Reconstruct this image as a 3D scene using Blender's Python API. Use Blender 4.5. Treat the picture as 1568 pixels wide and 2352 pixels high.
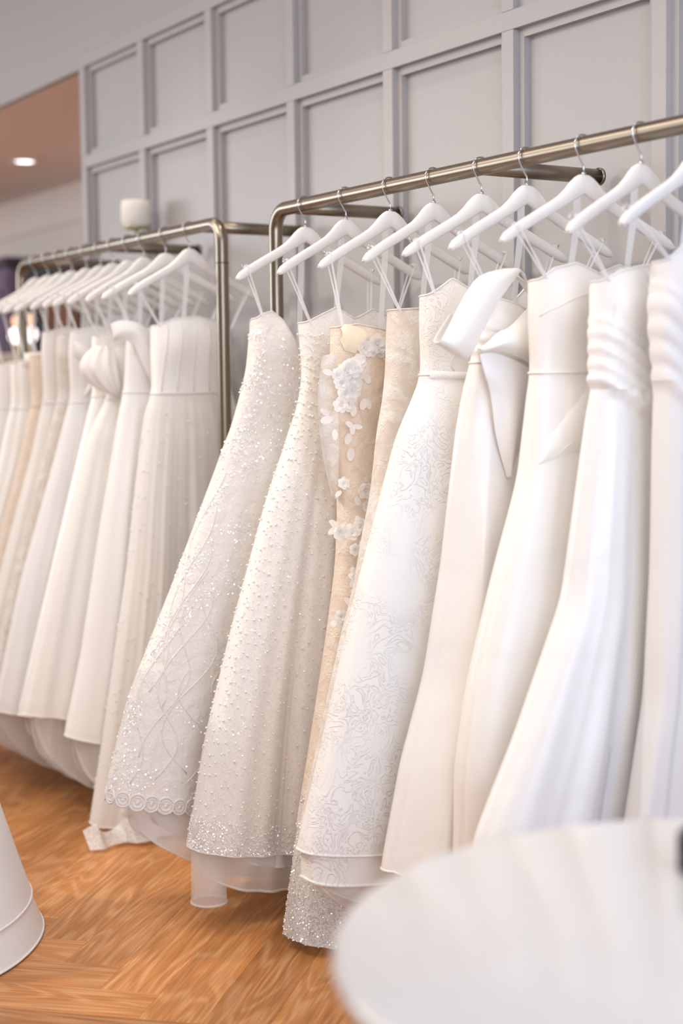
import bpy, bmesh, math, random
import numpy as np
from mathutils import Vector, Matrix

for o in list(bpy.data.objects):
    bpy.data.objects.remove(o)
SC = bpy.context.scene
COL = SC.collection
PI = math.pi

# ------------------------------------------------------------------ camera
# world axes: x runs along the panelled wall (towards the near end), y runs into the wall, z is up
yaw, pitch, roll = math.radians(32.053), math.radians(4.343), 0.013
fw = Vector((-math.cos(yaw) * math.cos(pitch), math.sin(yaw) * math.cos(pitch), -math.sin(pitch)))
r0 = fw.cross(Vector((0, 0, 1))).normalized()
u0 = r0.cross(fw)
rt = r0 * math.cos(roll) - u0 * math.sin(roll)
up = r0 * math.sin(roll) + u0 * math.cos(roll)
cam = bpy.data.cameras.new('camera')
cam.sensor_fit = 'VERTICAL'
cam.sensor_height = 36.0
cam.lens = 3600.0 / 2352.0 * 36.0
cam.dof.use_dof = True
cam.dof.focus_distance = 3.62
cam.dof.aperture_fstop = 1.7
cam.clip_start = 0.05
camo = bpy.data.objects.new('camera', cam)
camo.matrix_world = Matrix(((rt.x, up.x, -fw.x, 0), (rt.y, up.y, -fw.y, 0), (rt.z, up.z, -fw.z, 1.3), (0, 0, 0, 1)))
COL.objects.link(camo)
SC.camera = camo

# ------------------------------------------------------------------ world, lights, exposure
SC.view_settings.view_transform = 'Standard'
SC.view_settings.look = 'None'
SC.view_settings.exposure = -0.36
SC.view_settings.gamma = 1.0
SC.view_settings.use_curve_mapping = False
W = bpy.data.worlds.new('room_light')
SC.world = W
W.use_nodes = True
W.node_tree.nodes['Background'].inputs[0].default_value = (1.0, 0.965, 0.945, 1)
W.node_tree.nodes['Background'].inputs[1].default_value = 0.30


def lamp(name, kind, loc, target, energy, color, **kw):
    l = bpy.data.lights.new(name, kind)
    l.energy = energy
    l.color = color
    for k, v in kw.items():
        setattr(l, k, v)
    o = bpy.data.objects.new(name, l)
    o.location = loc
    d = Vector(target) - Vector(loc)
    o.rotation_euler = d.to_track_quat('-Z', 'Y').to_euler()
    COL.objects.link(o)
    return o


# tall shop window beyond the near end of the wall: cool daylight
lamp('window_and_fill', 'AREA', (1.15, 1.15, 1.6), (-3.0, 1.7, 1.2), 74, (0.42, 0.66, 1.0), shape='RECTANGLE', size=2.0, size_y=2.2)
# broad neutral fill light added behind the camera
lamp('window_and_fill', 'AREA', (2.8, -1.2, 1.8), (-3.5, 1.8, 1.2), 160, (1.0, 0.97, 0.95), shape='RECTANGLE', size=3.2, size_y=2.6)
# far left: light added to brighten the header, then a second shop window
lamp('window_and_fill', 'AREA', (-10.8, -1.6, 2.3), (-8.2, 2.5, 2.7), 130, (0.86, 0.92, 1.0), shape='RECTANGLE', size=2.0, size_y=1.6)
lamp('window_and_fill', 'AREA', (-8.6, -2.6, 2.3), (-6.4, 2.5, 2.3), 100, (0.93, 0.955, 1.0), shape='RECTANGLE', size=2.4, size_y=2.2)
# warm ceiling spots in front of the racks
WARM = (1.0, 0.90, 0.78)
for i, (x, y, tx, e) in enumerate([(-5.7, -0.2, -4.8, 85), (-4.3, -0.3, -3.3, 190), (-2.9, -0.3, -2.4, 70)]):
    lamp('ceiling_spot', 'SPOT', (x, y, 3.25), (tx, 2.0, 0.95), e, WARM, spot_size=math.radians(62), spot_blend=0.9, shadow_soft_size=0.035)
# broad soft lights added over the aisle for top-down light
for x in (-4.9, -2.3):
    lamp('added_overhead_light', 'AREA', (x, 0.55, 3.27), (x, 0.7, 0), 34, (1.0, 0.95, 0.90), shape='RECTANGLE', size=2.0, size_y=1.1)
# warm downlights close to the wall
for x in (-4.9, -3.5, -2.2):
    lamp('ceiling_downlight', 'SPOT', (x, 1.95, 3.25), (x, 1.9, 0), 36, WARM, spot_size=math.radians(80), spot_blend=0.9, shadow_soft_size=0.05)

# ------------------------------------------------------------------ helpers
RY, RZ = 2.135, 1.794          # hanging rail: distance of its axis and height
WY = 2.515                     # face of the wall panels
SCL = np.array


def link(o, parent=None):
    COL.objects.link(o)
    if parent is not None:
        o.parent = parent
    return o


def mesh(name, verts, faces, mat, parent=None, smooth=True, origin=None):
    me = bpy.data.meshes.new(name)
    if origin is not None:
        verts = [(v[0] - origin[0], v[1] - origin[1], v[2] - origin[2]) for v in verts]
    me.from_pydata([tuple(map(float, v)) for v in verts], [], faces)
    if smooth:
        me.polygons.foreach_set('use_smooth', [True] * len(me.polygons))
    if mat is not None:
        me.materials.append(mat)
    me.update()
    return link(bpy.data.objects.new(name, me), parent)


def thing(name, loc, label, cat, group=None):
    o = bpy.data.objects.new(name, None)
    o.empty_display_size = 0.1
    o.location = loc
    tag(o, label, cat, group)
    return link(o)


def tag(o, label=None, cat=None, group=None, kind=None):
    if label: o['label'] = label
    if cat: o['category'] = cat
    if group: o['group'] = group
    if kind: o['kind'] = kind
    return o


def box_geo(x0, x1, y0, y1, z0, z1, b=0.0):
    """box, optionally with chamfered edges"""
    bm = bmesh.new()
    bmesh.ops.create_cube(bm, size=1)
    for v in bm.verts:
        v.co = Vector(((x0 + x1) / 2 + v.co.x * (x1 - x0), (y0 + y1) / 2 + v.co.y * (y1 - y0), (z0 + z1) / 2 + v.co.z * (z1 - z0)))
    if b > 0:
        bmesh.ops.bevel(bm, geom=list(bm.edges), offset=b, segments=2, affect='EDGES', profile=0.6)
    vs = [tuple(v.co) for v in bm.verts]
    bm.verts.index_update()
    fs = [[v.index for v in f.verts] for f in bm.faces]
    bm.free()
    return vs, fs


def box(name, dims, mat, parent=None, b=0.0, origin=None, smooth=False):
    vs, fs = box_geo(*dims, b)
    return mesh(name, vs, fs, mat, parent, smooth, origin)


class Geo:
    def __init__(s):
        s.v, s.f = [], []

    def add(s, vs, fs):
        n = len(s.v)
        s.v += [tuple(v) for v in vs]
        s.f += [[i + n for i in f] for f in fs]
        return s

    def build(s, name, mat, parent=None, origin=None, smooth=True):
        return mesh(name, s.v, s.f, mat, parent, smooth, origin)


def tube_geo(pts, r, seg=8, closed=False, cap=True):
    P = [Vector(p) for p in pts]
    n = len(P)
    rr = r if hasattr(r, '__len__') else [r] * n
    vs, fs = [], []
    prev = None
    for i in range(n):
        if closed:
            t = (P[(i + 1) % n] - P[i - 1]).normalized()
        else:
            t = (P[min(i + 1, n - 1)] - P[max(i - 1, 0)]).normalized()
        if prev is None:
            a = Vector((0, 0, 1)) if abs(t.z) < 0.9 else Vector((1, 0, 0))
            nrm = (a - t * a.dot(t)).normalized()
        else:
            nrm = (prev - t * prev.dot(t)).normalized()
        prev = nrm
        bn = t.cross(nrm)
        for k in range(seg):
            a = 2 * PI * k / seg
            vs.append(P[i] + (nrm * math.cos(a) + bn * math.sin(a)) * rr[i])
    m = n if closed else n - 1
    for i in range(m):
        j = (i + 1) % n
        for k in range(seg):
            l = (k + 1) % seg
            fs.append([i * seg + k, i * seg + l, j * seg + l, j * seg + k])
    if cap and not closed:
        fs.append(list(range(seg))[::-1])
        fs.append([(n - 1) * seg + k for k in range(seg)])
    return vs, fs


def tube(name, pts, r, mat, parent=None, seg=8, closed=False, origin=None):
    vs, fs = tube_geo(pts, r, seg, closed)
    return mesh(name, vs, fs, mat, parent, True, origin)


def lathe_geo(prof, c=(0, 0, 0), seg=40):
    vs, fs = [], []
    n = len(prof)
    for k in range(seg):
        a = 2 * PI * k / seg
        for r, z in prof:
            vs.append((c[0] + r * math.cos(a), c[1] + r * math.sin(a), c[2] + z))
    for k in range(seg):
        l = (k + 1) % seg
        for i in range(n - 1):
            fs.append([k * n + i, l * n + i, l * n + i + 1, k * n + i + 1])
    return vs, fs


def grid_geo(nu, nv, fn, closed_u=False):
    vs = [fn(u, v) for u in range(nu) for v in range(nv)]
    fs = []
    for u in range(nu if closed_u else nu - 1):
        w = (u + 1) % nu
        for v in range(nv - 1):
            fs.append([u * nv + v, w * nv + v, w * nv + v + 1, u * nv + v + 1])
    return vs, fs


# ------------------------------------------------------------------ materials
def newmat(name):
    m = bpy.data.materials.new(name)
    m.use_nodes = True
    nt = m.node_tree
    return m, nt, nt.nodes['Principled BSDF'], nt.nodes['Material Output']


def N(nt, kind, **kw):
    n = nt.nodes.new(kind)
    for k, v in kw.items():
        if k in n.inputs:
            n.inputs[k].default_value = v
        else:
            setattr(n, k, v)
    return n


def coords(nt, scale=(1, 1, 1)):
    tc = N(nt, 'ShaderNodeTexCoord')
    mp = N(nt, 'ShaderNodeMapping')
    mp.inputs['Scale'].default_value = scale
    nt.links.new(tc.outputs['Object'], mp.inputs[0])
    return mp.outputs[0]


def mix_color(nt, fac, a, b):
    n = N(nt, 'ShaderNodeMix', data_type='RGBA')
    n.inputs[6].default_value = (*a, 1)
    n.inputs[7].default_value = (*b, 1)
    nt.links.new(fac, n.inputs[0])
    return n.outputs[2]


def simple(name, col, rough=0.5, metal=0.0, spec=0.5, var=0.0, scale=20, bump=0.0, stretch=(1, 1, 1)):
    m, nt, b, out = newmat(name)
    b.inputs['Roughness'].default_value = rough
    b.inputs['Metallic'].default_value = metal
    b.inputs['Specular IOR Level'].default_value = spec
    b.inputs['Base Color'].default_value = (*col, 1)
    if var or bump:
        c = coords(nt, stretch)
        n = N(nt, 'ShaderNodeTexNoise', Scale=scale, Detail=4.0)
        nt.links.new(c, n.inputs['Vector'])
        if var:
            nt.links.new(mix_color(nt, n.outputs['Fac'], [x * (1 - var) for x in col], [min(1, x * (1 + var)) for x in col]), b.inputs['Base Color'])
        if bump:
            bp = N(nt, 'ShaderNodeBump', Strength=bump, Distance=0.003)
            nt.links.new(n.outputs['Fac'], bp.inputs['Height'])
            nt.links.new(bp.outputs[0], b.inputs['Normal'])
    return m


def emit(name, col, st):
    m, nt, b, out = newmat(name)
    b.inputs['Base Color'].default_value = (*col, 1)
    b.inputs['Emission Color'].default_value = (*col, 1)
    b.inputs['Emission Strength'].default_value = st
    return m


def fabric(name, col, rough=0.6, spec=0.3, sheen=0.15, transl=0.18, see=0.0, weave=0.06, scale=60, stretch=(1, 1, 1), wrinkle=0.0, pattern=None, patamt=0.4):
    """woven cloth: Principled + a little light passing through; see = share of holes in a net"""
    m, nt, b, out = newmat(name)
    b.inputs['Base Color'].default_value = (*col, 1)
    b.inputs['Roughness'].default_value = rough
    b.inputs['Specular IOR Level'].default_value = spec
    b.inputs['Sheen Weight'].default_value = sheen
    c = coords(nt, stretch)
    h = None
    if pattern == 'jacquard':
        # raised leaf and branch outlines: contour lines of warped noise, present in patches
        n1 = N(nt, 'ShaderNodeTexNoise', Scale=17.0, Detail=2.5, Distortion=1.8)
        nt.links.new(c, n1.inputs['Vector'])
        mu = N(nt, 'ShaderNodeMath', operation='MULTIPLY'); mu.inputs[1].default_value = 52.0
        si = N(nt, 'ShaderNodeMath', operation='SINE')
        nt.links.new(n1.outputs['Fac'], mu.inputs[0]); nt.links.new(mu.outputs[0], si.inputs[0])
        cr = N(nt, 'ShaderNodeMapRange'); cr.inputs[1].default_value = 0.55; cr.inputs[2].default_value = 1.0
        nt.links.new(si.outputs[0], cr.inputs[0])
        n2 = N(nt, 'ShaderNodeTexNoise', Scale=8.5, Detail=1.5)
        nt.links.new(c, n2.inputs['Vector'])
        mk = N(nt, 'ShaderNodeMapRange'); mk.inputs[1].default_value = 0.43; mk.inputs[2].default_value = 0.62
        nt.links.new(n2.outputs['Fac'], mk.inputs[0])
        pr = N(nt, 'ShaderNodeMath', operation='MULTIPLY')
        nt.links.new(cr.outputs[0], pr.inputs[0]); nt.links.new(mk.outputs[0], pr.inputs[1])
        h = pr.outputs[0]
        bp = N(nt, 'ShaderNodeBump', Strength=0.6, Distance=0.004)
    elif pattern == 'lace':
        v = N(nt, 'ShaderNodeTexNoise', Scale=85.0, Detail=3.0, Distortion=2.2)
        nt.links.new(c, v.inputs['Vector'])
        n2 = N(nt, 'ShaderNodeTexNoise', Scale=24.0, Detail=2.5, Distortion=0.8)
        nt.links.new(c, n2.inputs['Vector'])
        mk = N(nt, 'ShaderNodeMapRange'); mk.inputs[1].default_value = 0.36; mk.inputs[2].default_value = 0.62
        nt.links.new(n2.outputs['Fac'], mk.inputs[0])
        pr = N(nt, 'ShaderNodeMath', operation='MULTIPLY')
        nt.links.new(v.outputs['Fac'], pr.inputs[0]); nt.links.new(mk.outputs[0], pr.inputs[1])
        h = pr.outputs[0]
        dark = [col[0] * (1 - patamt * .45), col[1] * (1 - patamt * .6), col[2] * (1 - patamt * .75)]
        mr = N(nt, 'ShaderNodeMapRange'); mr.inputs[1].default_value = 0.1; mr.inputs[2].default_value = 0.5
        nt.links.new(h, mr.inputs[0])
        nt.links.new(mix_color(nt, mr.outputs[0], dark, col), b.inputs['Base Color'])
        bp = N(nt, 'ShaderNodeBump', Strength=0.6, Distance=0.006)
    elif pattern == 'glitter':
        v = N(nt, 'ShaderNodeTexVoronoi', Scale=320.0)
        nt.links.new(c, v.inputs['Vector'])
        sp = N(nt, 'ShaderNodeSeparateColor')
        nt.links.new(v.outputs['Color'], sp.inputs[0])
        h = sp.outputs[0]
        gt = N(nt, 'ShaderNodeMapRange'); gt.inputs[1].default_value = 0.55; gt.inputs[2].default_value = 0.75
        nt.links.new(sp.outputs[1], gt.inputs[0])
        nt.links.new(mix_color(nt, gt.outputs[0], col, [x * (1 - patamt) for x in col]), b.inputs['Base Color'])
        bp = N(nt, 'ShaderNodeBump', Strength=0.5, Distance=0.002)
    else:
        n1 = N(nt, 'ShaderNodeTexNoise', Scale=scale, Detail=3.0)
        nt.links.new(c, n1.inputs['Vector'])
        h = n1.outputs['Fac']
        bp = N(nt, 'ShaderNodeBump', Strength=weave, Distance=0.004)
    nt.links.new(h, bp.inputs['Height'])
    if wrinkle:
        n3 = N(nt, 'ShaderNodeTexNoise', Scale=7.0, Detail=2.0, Distortion=0.6)
        c3 = coords(nt, (1, 0.35, 1.0))
        nt.links.new(c3, n3.inputs['Vector'])
        b3 = N(nt, 'ShaderNodeBump', Strength=wrinkle, Distance=0.02)
        nt.links.new(n3.outputs['Fac'], b3.inputs['Height'])
        nt.links.new(b3.outputs[0], bp.inputs['Normal'])
    nt.links.new(bp.outputs[0], b.inputs['Normal'])
    last = b.outputs[0]
    if transl:
        t = N(nt, 'ShaderNodeBsdfTranslucent')
        t.inputs[0].default_value = (*col, 1)
        mx = N(nt, 'ShaderNodeMixShader'); mx.inputs[0].default_value = transl
        nt.links.new(last, mx.inputs[1]); nt.links.new(t.outputs[0], mx.inputs[2])
        last = mx.outputs[0]
    if see:
        t = N(nt, 'ShaderNodeBsdfTransparent')
        mx = N(nt, 'ShaderNodeMixShader'); mx.inputs[0].default_value = see
        nt.links.new(last, mx.inputs[1]); nt.links.new(t.outputs[0], mx.inputs[2])
        last = mx.outputs[0]
    nt.links.new(last, out.inputs[0])
    return m


IV = (0.86, 0.815, 0.765)
M = {}
M['wall'] = simple('wall_paint', (0.395, 0.375, 0.373), 0.45, var=0.02, scale=3)
M['recess'] = simple('recess_paint', (0.68, 0.60, 0.54), 0.8, var=0.03, scale=2)
M['recess_ceiling'] = simple('recess_ceiling_bounce_tint', (0.86, 0.72, 0.66), 0.8, var=0.03, scale=2)  # pinkish tint puts the floor's bounced light into the ceiling colour
M['white'] = simple('white_ceiling_paint', (0.8, 0.8, 0.8), 0.8)
M['hanger'] = simple('white_lacquered_wood', (0.90, 0.875, 0.845), 0.3, var=0.02, scale=30)
M['steel'] = simple('brushed_steel', (0.28, 0.235, 0.185), 0.30, metal=1.0, var=0.06, scale=60, stretch=(0.05, 1, 1))
M['chrome'] = simple('chrome_wire', (0.62, 0.62, 0.63), 0.12, metal=1.0)
M['satin'] = fabric('ivory_satin', (0.916, 0.886, 0.852), 0.34, 0.5, 0.1, 0.10, weave=0.02, scale=200, wrinkle=0.25)
M['satin_white'] = fabric('white_satin', (0.916, 0.897, 0.879), 0.36, 0.5, 0.1, 0.10, weave=0.02, scale=200, wrinkle=0.25)
M['mikado'] = fabric('mikado_cream', (0.927, 0.893, 0.849), 0.42, 0.45, 0.1, 0.10, weave=0.03, scale=240, wrinkle=0.22)
M['crepe'] = fabric('ivory_crepe', (0.905, 0.868, 0.823), 0.7, 0.2, 0.2, 0.15, weave=0.05, scale=300, wrinkle=0.15)
M['crepe_cool'] = fabric('white_crepe', (0.895, 0.873, 0.857), 0.7, 0.2, 0.2, 0.15, weave=0.05, scale=300, wrinkle=0.15)
M['jacquard'] = fabric('jacquard_cream', (0.937, 0.911, 0.877), 0.55, 0.3, 0.1, 0.12, pattern='jacquard')
M['lace'] = fabric('ivory_lace', (0.895, 0.850, 0.801), 0.75, 0.2, 0.2, 0.15, pattern='lace', patamt=0.35)
M['lace_nude'] = fabric('lace_over_nude', (0.916, 0.799, 0.687), 0.75, 0.2, 0.2, 0.15, pattern='lace', patamt=0.22)
M['lace_white'] = fabric('white_lace', (0.905, 0.868, 0.827), 0.7, 0.25, 0.2, 0.15, pattern='lace', patamt=0.12)
M['glitter'] = fabric('glitter_tulle', (0.905, 0.871, 0.831), 0.5, 0.5, 0.2, 0.15, pattern='glitter', patamt=0.10)
M['glitter_net'] = fabric('glitter_net', (0.895, 0.880, 0.865), 0.35, 0.7, 0.2, 0.15, see=0.22, pattern='glitter', patamt=0.35)
M['tulle'] = fabric('soft_tulle', (0.905, 0.876, 0.845), 0.8, 0.1, 0.3, 0.25, see=0.12, weave=0.05, scale=260)
M['net'] = fabric('sheer_underskirt_net', (0.895, 0.865, 0.846), 0.8, 0.1, 0.3, 0.3, see=0.5, weave=0.05, scale=260)
M['lining'] = fabric('lining_cloth', (0.852, 0.811, 0.770), 0.6, 0.3, 0.1, 0.15, weave=0.03, scale=200)
M['nude'] = fabric('nude_cup_cloth', (0.916, 0.809, 0.639), 0.7, 0.2, 0.2, 0.15, weave=0.04, scale=200)
M['ribbon'] = fabric('clear_satin_ribbon', (0.895, 0.887, 0.887), 0.3, 0.6, 0.1, 0.2, see=0.25, weave=0.02, scale=100)
M['petal'] = fabric('organza_petal', (0.965, 0.955, 0.945), 0.55, 0.3, 0.2, 0.5, weave=0.05, scale=150)
M['sequin'] = simple('sequin', (0.95, 0.935, 0.925), 0.22, metal=0.35, spec=1.0)
M['pearl'] = simple('pearl', (0.86, 0.84, 0.81), 0.18, spec=0.8)
M['table'] = simple('white_gloss_lacquer', (0.76, 0.73, 0.70), 0.14, spec=0.6)
M['dark'] = simple('dark_glass', (0.02, 0.018, 0.022), 0.2)
M['mauve'] = simple('mauve_paint', (0.175, 0.125, 0.20), 0.5, var=0.05, scale=5)
M['mauve_dark'] = simple('dark_plum_paint', (0.05, 0.035, 0.06), 0.5)
M['brown'] = simple('brown_wood', (0.13, 0.045, 0.012), 0.45, var=0.15, scale=6, stretch=(1, 1, 0.2))
M['black'] = simple('black_wood', (0.012, 0.009, 0.008), 0.5)
M['brass'] = simple('aged_brass', (0.55, 0.50, 0.34), 0.4, metal=0.7)
M['shade'] = simple('cream_lamp_shade', (0.78, 0.74, 0.68), 0.8)
M['glow_w'] = emit('lit_globe', (1.0, 0.90, 0.93), 2.6)
M['glow_o'] = emit('lit_amber_glass', (1.0, 0.62, 0.38), 1.1)
M['glow_d'] = emit('lit_downlight', (1.0, 0.93, 0.95), 6.0)


def wood_mat():
    m, nt, b, out = newmat('oak_plank')
    tc = N(nt, 'ShaderNodeTexCoord')
    oi = N(nt, 'ShaderNodeObjectInfo')
    ofs = N(nt, 'ShaderNodeVectorMath', operation='ADD')
    mulr = N(nt, 'ShaderNodeVectorMath', operation='SCALE'); mulr.inputs['Scale'].default_value = 37.0
    cmb = N(nt, 'ShaderNodeCombineXYZ')
    for k in range(3):
        nt.links.new(oi.outputs['Random'], cmb.inputs[k])
    nt.links.new(cmb.outputs[0], mulr.inputs[0])
    nt.links.new(tc.outputs['Object'], ofs.inputs[0]); nt.links.new(mulr.outputs[0], ofs.inputs[1])
    mp = N(nt, 'ShaderNodeMapping'); mp.inputs['Scale'].default_value = (0.16, 1, 1)
    nt.links.new(ofs.outputs[0], mp.inputs[0])
    # cathedral grain: wavy rings stretched along the plank
    wv = N(nt, 'ShaderNodeTexNoise', Scale=8.0, Detail=1.5, Distortion=0.6)
    nt.links.new(mp.outputs[0], wv.inputs['Vector'])
    mu = N(nt, 'ShaderNodeMath', operation='MULTIPLY'); mu.inputs[1].default_value = 60.0
    si = N(nt, 'ShaderNodeMath', operation='SINE')
    nt.links.new(wv.outputs['Fac'], mu.inputs[0]); nt.links.new(mu.outputs[0], si.inputs[0])
    mr = N(nt, 'ShaderNodeMapRange'); mr.inputs[1].default_value = -0.2; mr.inputs[2].default_value = 1.0
    nt.links.new(si.outputs[0], mr.inputs[0])
    mp2 = N(nt, 'ShaderNodeMapping'); mp2.inputs['Scale'].default_value = (0.05, 1, 1)
    nt.links.new(ofs.outputs[0], mp2.inputs[0])
    fi = N(nt, 'ShaderNodeTexNoise', Scale=150.0, Detail=3.0)
    nt.links.new(mp2.outputs[0], fi.inputs['Vector'])
    bl = N(nt, 'ShaderNodeTexNoise', Scale=3.2, Detail=3.0)
    nt.links.new(mp.outputs[0], bl.inputs['Vector'])
    c1 = mix_color(nt, bl.outputs['Fac'], (0.35, 0.137, 0.037), (0.74, 0.305, 0.092))
    n2 = N(nt, 'ShaderNodeMix', data_type='RGBA', blend_type='MIX')
    n2.inputs[7].default_value = (0.78, 0.43, 0.20, 1)
    f2 = N(nt, 'ShaderNodeMath', operation='MULTIPLY'); f2.inputs[1].default_value = 0.42
    nt.links.new(mr.outputs[0], f2.inputs[0])
    nt.links.new(f2.outputs[0], n2.inputs[0]); nt.links.new(c1, n2.inputs[6])
    n3 = N(nt, 'ShaderNodeMix', data_type='RGBA', blend_type='MULTIPLY')
    n3.inputs[0].default_value = 1.0
    nt.links.new(n2.outputs[2], n3.inputs[6])
    g = N(nt, 'ShaderNodeMapRange'); g.inputs[1].default_value = 0.3; g.inputs[2].default_value = 0.75; g.inputs[3].default_value = 0.68; g.inputs[4].default_value = 1.15
    nt.links.new(fi.outputs['Fac'], g.inputs[0])
    g2 = N(nt, 'ShaderNodeMapRange'); g2.inputs[3].default_value = 0.82; g2.inputs[4].default_value = 1.1
    nt.links.new(oi.outputs['Random'], g2.inputs[0])
    gm = N(nt, 'ShaderNodeMath', operation='MULTIPLY')
    nt.links.new(g.outputs[0], gm.inputs[0]); nt.links.new(g2.outputs[0], gm.inputs[1])
    nt.links.new(gm.outputs[0], n3.inputs[7])
    nt.links.new(n3.outputs[2], b.inputs['Base Color'])
    b.inputs['Roughness'].default_value = 0.42
    b.inputs['Specular IOR Level'].default_value = 0.35
    bp = N(nt, 'ShaderNodeBump', Strength=0.12, Distance=0.001)
    nt.links.new(fi.outputs['Fac'], bp.inputs['Height'])
    nt.links.new(bp.outputs[0], b.inputs['Normal'])
    return m


M['plank'] = wood_mat()
M['subfloor'] = simple('floor_beyond', (0.42, 0.18, 0.062), 0.45, var=0.2, scale=6)

# ------------------------------------------------------------------ the setting
floor = box('floor', (-13, 3.5, -4.5, 4.2, -0.12, -0.008), M['subfloor'])
tag(floor, kind='structure')
# herringbone planks, axis parallel to the wall
PW, PL = 0.14, 0.84
vs, fs = box_geo(0.0002, PL - 0.0002, 0.0002, PW - 0.0002, -0.008, 0.0, 0.0005)
pl_me = bpy.data.meshes.new('plank')
pl_me.from_pydata(vs, [], fs)
pl_me.materials.append(M['plank'])
Q = 1 / math.sqrt(2)
y_off = 1.32 - PL * Q
cnt = 0
for m_ in range(-10, 10):
    for k in range(-60, 60):
        for kind in (0, 1):
            if kind == 0:
                u, v = k * PW + m_ * 2 * PL, k * PW
                cu, cv = u + PL / 2, v + PW / 2
            else:
                u, v = k * PW + m_ * 2 * PL, k * PW
                cu, cv = u - PW / 2, v + PL / 2
            wx, wy = (cu + cv) * Q - 3.333, (cv - cu) * Q + y_off
            if not (-7.3 < wx < -1.75 and 0.45 < wy < 2.45):
                continue
            o = bpy.data.objects.new('plank', pl_me)
            X0, Y0 = (u + v) * Q - 3.333, (v - u) * Q + y_off
            # plank local x is its length
            o.location = (X0, Y0, 0)
            o.rotation_euler = (0, 0, -PI / 4 if kind == 0 else PI / 4)
            if kind == 1:
                pass
            link(o, floor)
            cnt += 1

# panelled wall
wall = box('wall_back', (-5.868, 3.2, WY, WY + 0.16, 0, 3.3), M['wall'])
tag(wall, kind='structure')
ST, PIT = 0.047, 0.538
FR = 0.034
rows = [(0.16, 0.86), (0.91, 2.196), (2.244, 2.586)]
xe = -5.868
ncol = 12
for i in range(ncol + 1):
    x0 = xe + i * PIT - (0 if i == 0 else 0)
    for (za, zb) in rows:
        box('stile', (x0, x0 + ST, WY - FR, WY + 0.001, za, zb), M['wall'], wall, 0.002)
for (za, zb) in [(0.0, 0.16), (0.86, 0.91), (2.196, 2.244), (2.586, 2.635)]:
    box('rail', (xe, xe + ncol * PIT + ST, WY - FR, WY + 0.001, za, zb), M['wall'], wall, 0.002)
mw, md = 0.022, 0.017
for i in range(ncol):
    xa, xb = xe + i * PIT + ST, xe + (i + 1) * PIT
    for (za, zb) in rows:
        g = Geo()
        # mitred inner step
        o4 = [(xa, za), (xb, za), (xb, zb), (xa, zb)]
        i4 = [(xa + mw, za + mw), (xb - mw, za + mw), (xb - mw, zb - mw), (xa + mw, zb - mw)]
        for k in range(4):
            l = (k + 1) % 4
            a, b_, c, d = o4[k], o4[l], i4[l], i4[k]
            yf, yb = WY - md, WY + 0.001
            vv = [(a[0], yf, a[1]), (b_[0], yf, b_[1]), (c[0], yf, c[1]), (d[0], yf, d[1]),
                  (a[0], yb, a[1]), (b_[0], yb, b_[1]), (c[0], yb, c[1]), (d[0], yb, d[1])]
            g.add(vv, [[0, 1, 2, 3], [7, 6, 5, 4], [3, 2, 6, 7], [0, 4, 5, 1]])
        g.build('panel_moulding', M['wall'], wall, smooth=False)
head = box('wall_header', (-13, -5.868, WY, WY + 0.03, 2.6, 3.3), M['wall'])
tag(head, kind='structure')
tag(box('wall_recess', (-13, -5.6, 3.78, 3.9, 0, 2.6), M['recess']), kind='structure')
tag(box('ceiling_recess', (-13, -5.868, WY + 0.03, 3.78, 2.6, 2.7), M['recess_ceiling']), kind='structure')
tag(box('ceiling', (-13, 3.2, -4.5, WY + 0.16, 3.3, 3.4), M['white']), kind='structure')
tag(box('trim_1', (-13, -5.7, 3.765, 3.78, 2.36, 2.4), M['recess']), kind='structure')

# ------------------------------------------------------------------ clothes racks
RR = 0.0185
ENDB = WY - FR


def rack(xa, xb, bars, label):
    t = thing('clothes_rack', ((xa + xb) / 2, RY, 0), label, 'rack', 'steel clothes racks along the wall')
    og = t.location
    pts = [(xa, RY, 0.02)]
    R_ = 0.055
    pts += [(xa, RY, z) for z in (0.4, 0.8, 1.2, 1.6)]
    for k in range(9):
        a = k / 8 * PI / 2
        pts.append((xa + R_ * (1 - math.cos(a)), RY, RZ - R_ + R_ * math.sin(a)))
    n = 14
    pts += [(xa + R_ + (xb - xa - 2 * R_) * k / n, RY, RZ) for k in range(1, n)]
    for k in range(9):
        a = PI / 2 - k / 8 * PI / 2
        pts.append((xb - R_ * (1 - math.cos(a)), RY, RZ - R_ + R_ * math.sin(a)))
    pts += [(xb, RY, z) for z in (1.6, 1.2, 0.8, 0.4, 0.02)]
    fr = tube('frame', pts, RR, M['steel'], t, 20, origin=og)
    for x in (xa, xb):
        v, f = lathe_geo([(0, 0.0), (0.05, 0.0), (0.05, 0.008), (0.022, 0.012), (0.0215, 0.03), (0, 0.03)], (x, RY, 0), 28)
        mesh('foot_flange', v, f, M['steel'], t, True, og)
        v, f = tube_geo([(x, RY, RZ - 0.115), (x, RY, RZ - 0.118)], RR + 0.0006, 20)
        mesh('joint_ring', v, f, M['black'], fr, True, og)
    for x in bars:
        tube('wall_bar', [(x, RY + 0.012, RZ), (x, RY + 0.2, RZ), (x, ENDB, RZ)], RR * 0.95, M['steel'], t, 18, origin=og)
        v, f = tube_geo([(x, ENDB - 0.006, RZ), (x, ENDB + 0.0005, RZ)], RR * 1.12, 20)
        mesh('wall_flange', v, f, M['steel'], t, True, og)
    return t


rack(-5.645, -4.04, [-5.53, -4.86, -4.17], 'brushed steel clothes rack further back, left of the gap, full of white hangers')
rack(-3.727, -2.03, [-3.64, -2.81], 'nearer brushed steel clothes rack whose rail runs out of the frame on the right')

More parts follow.
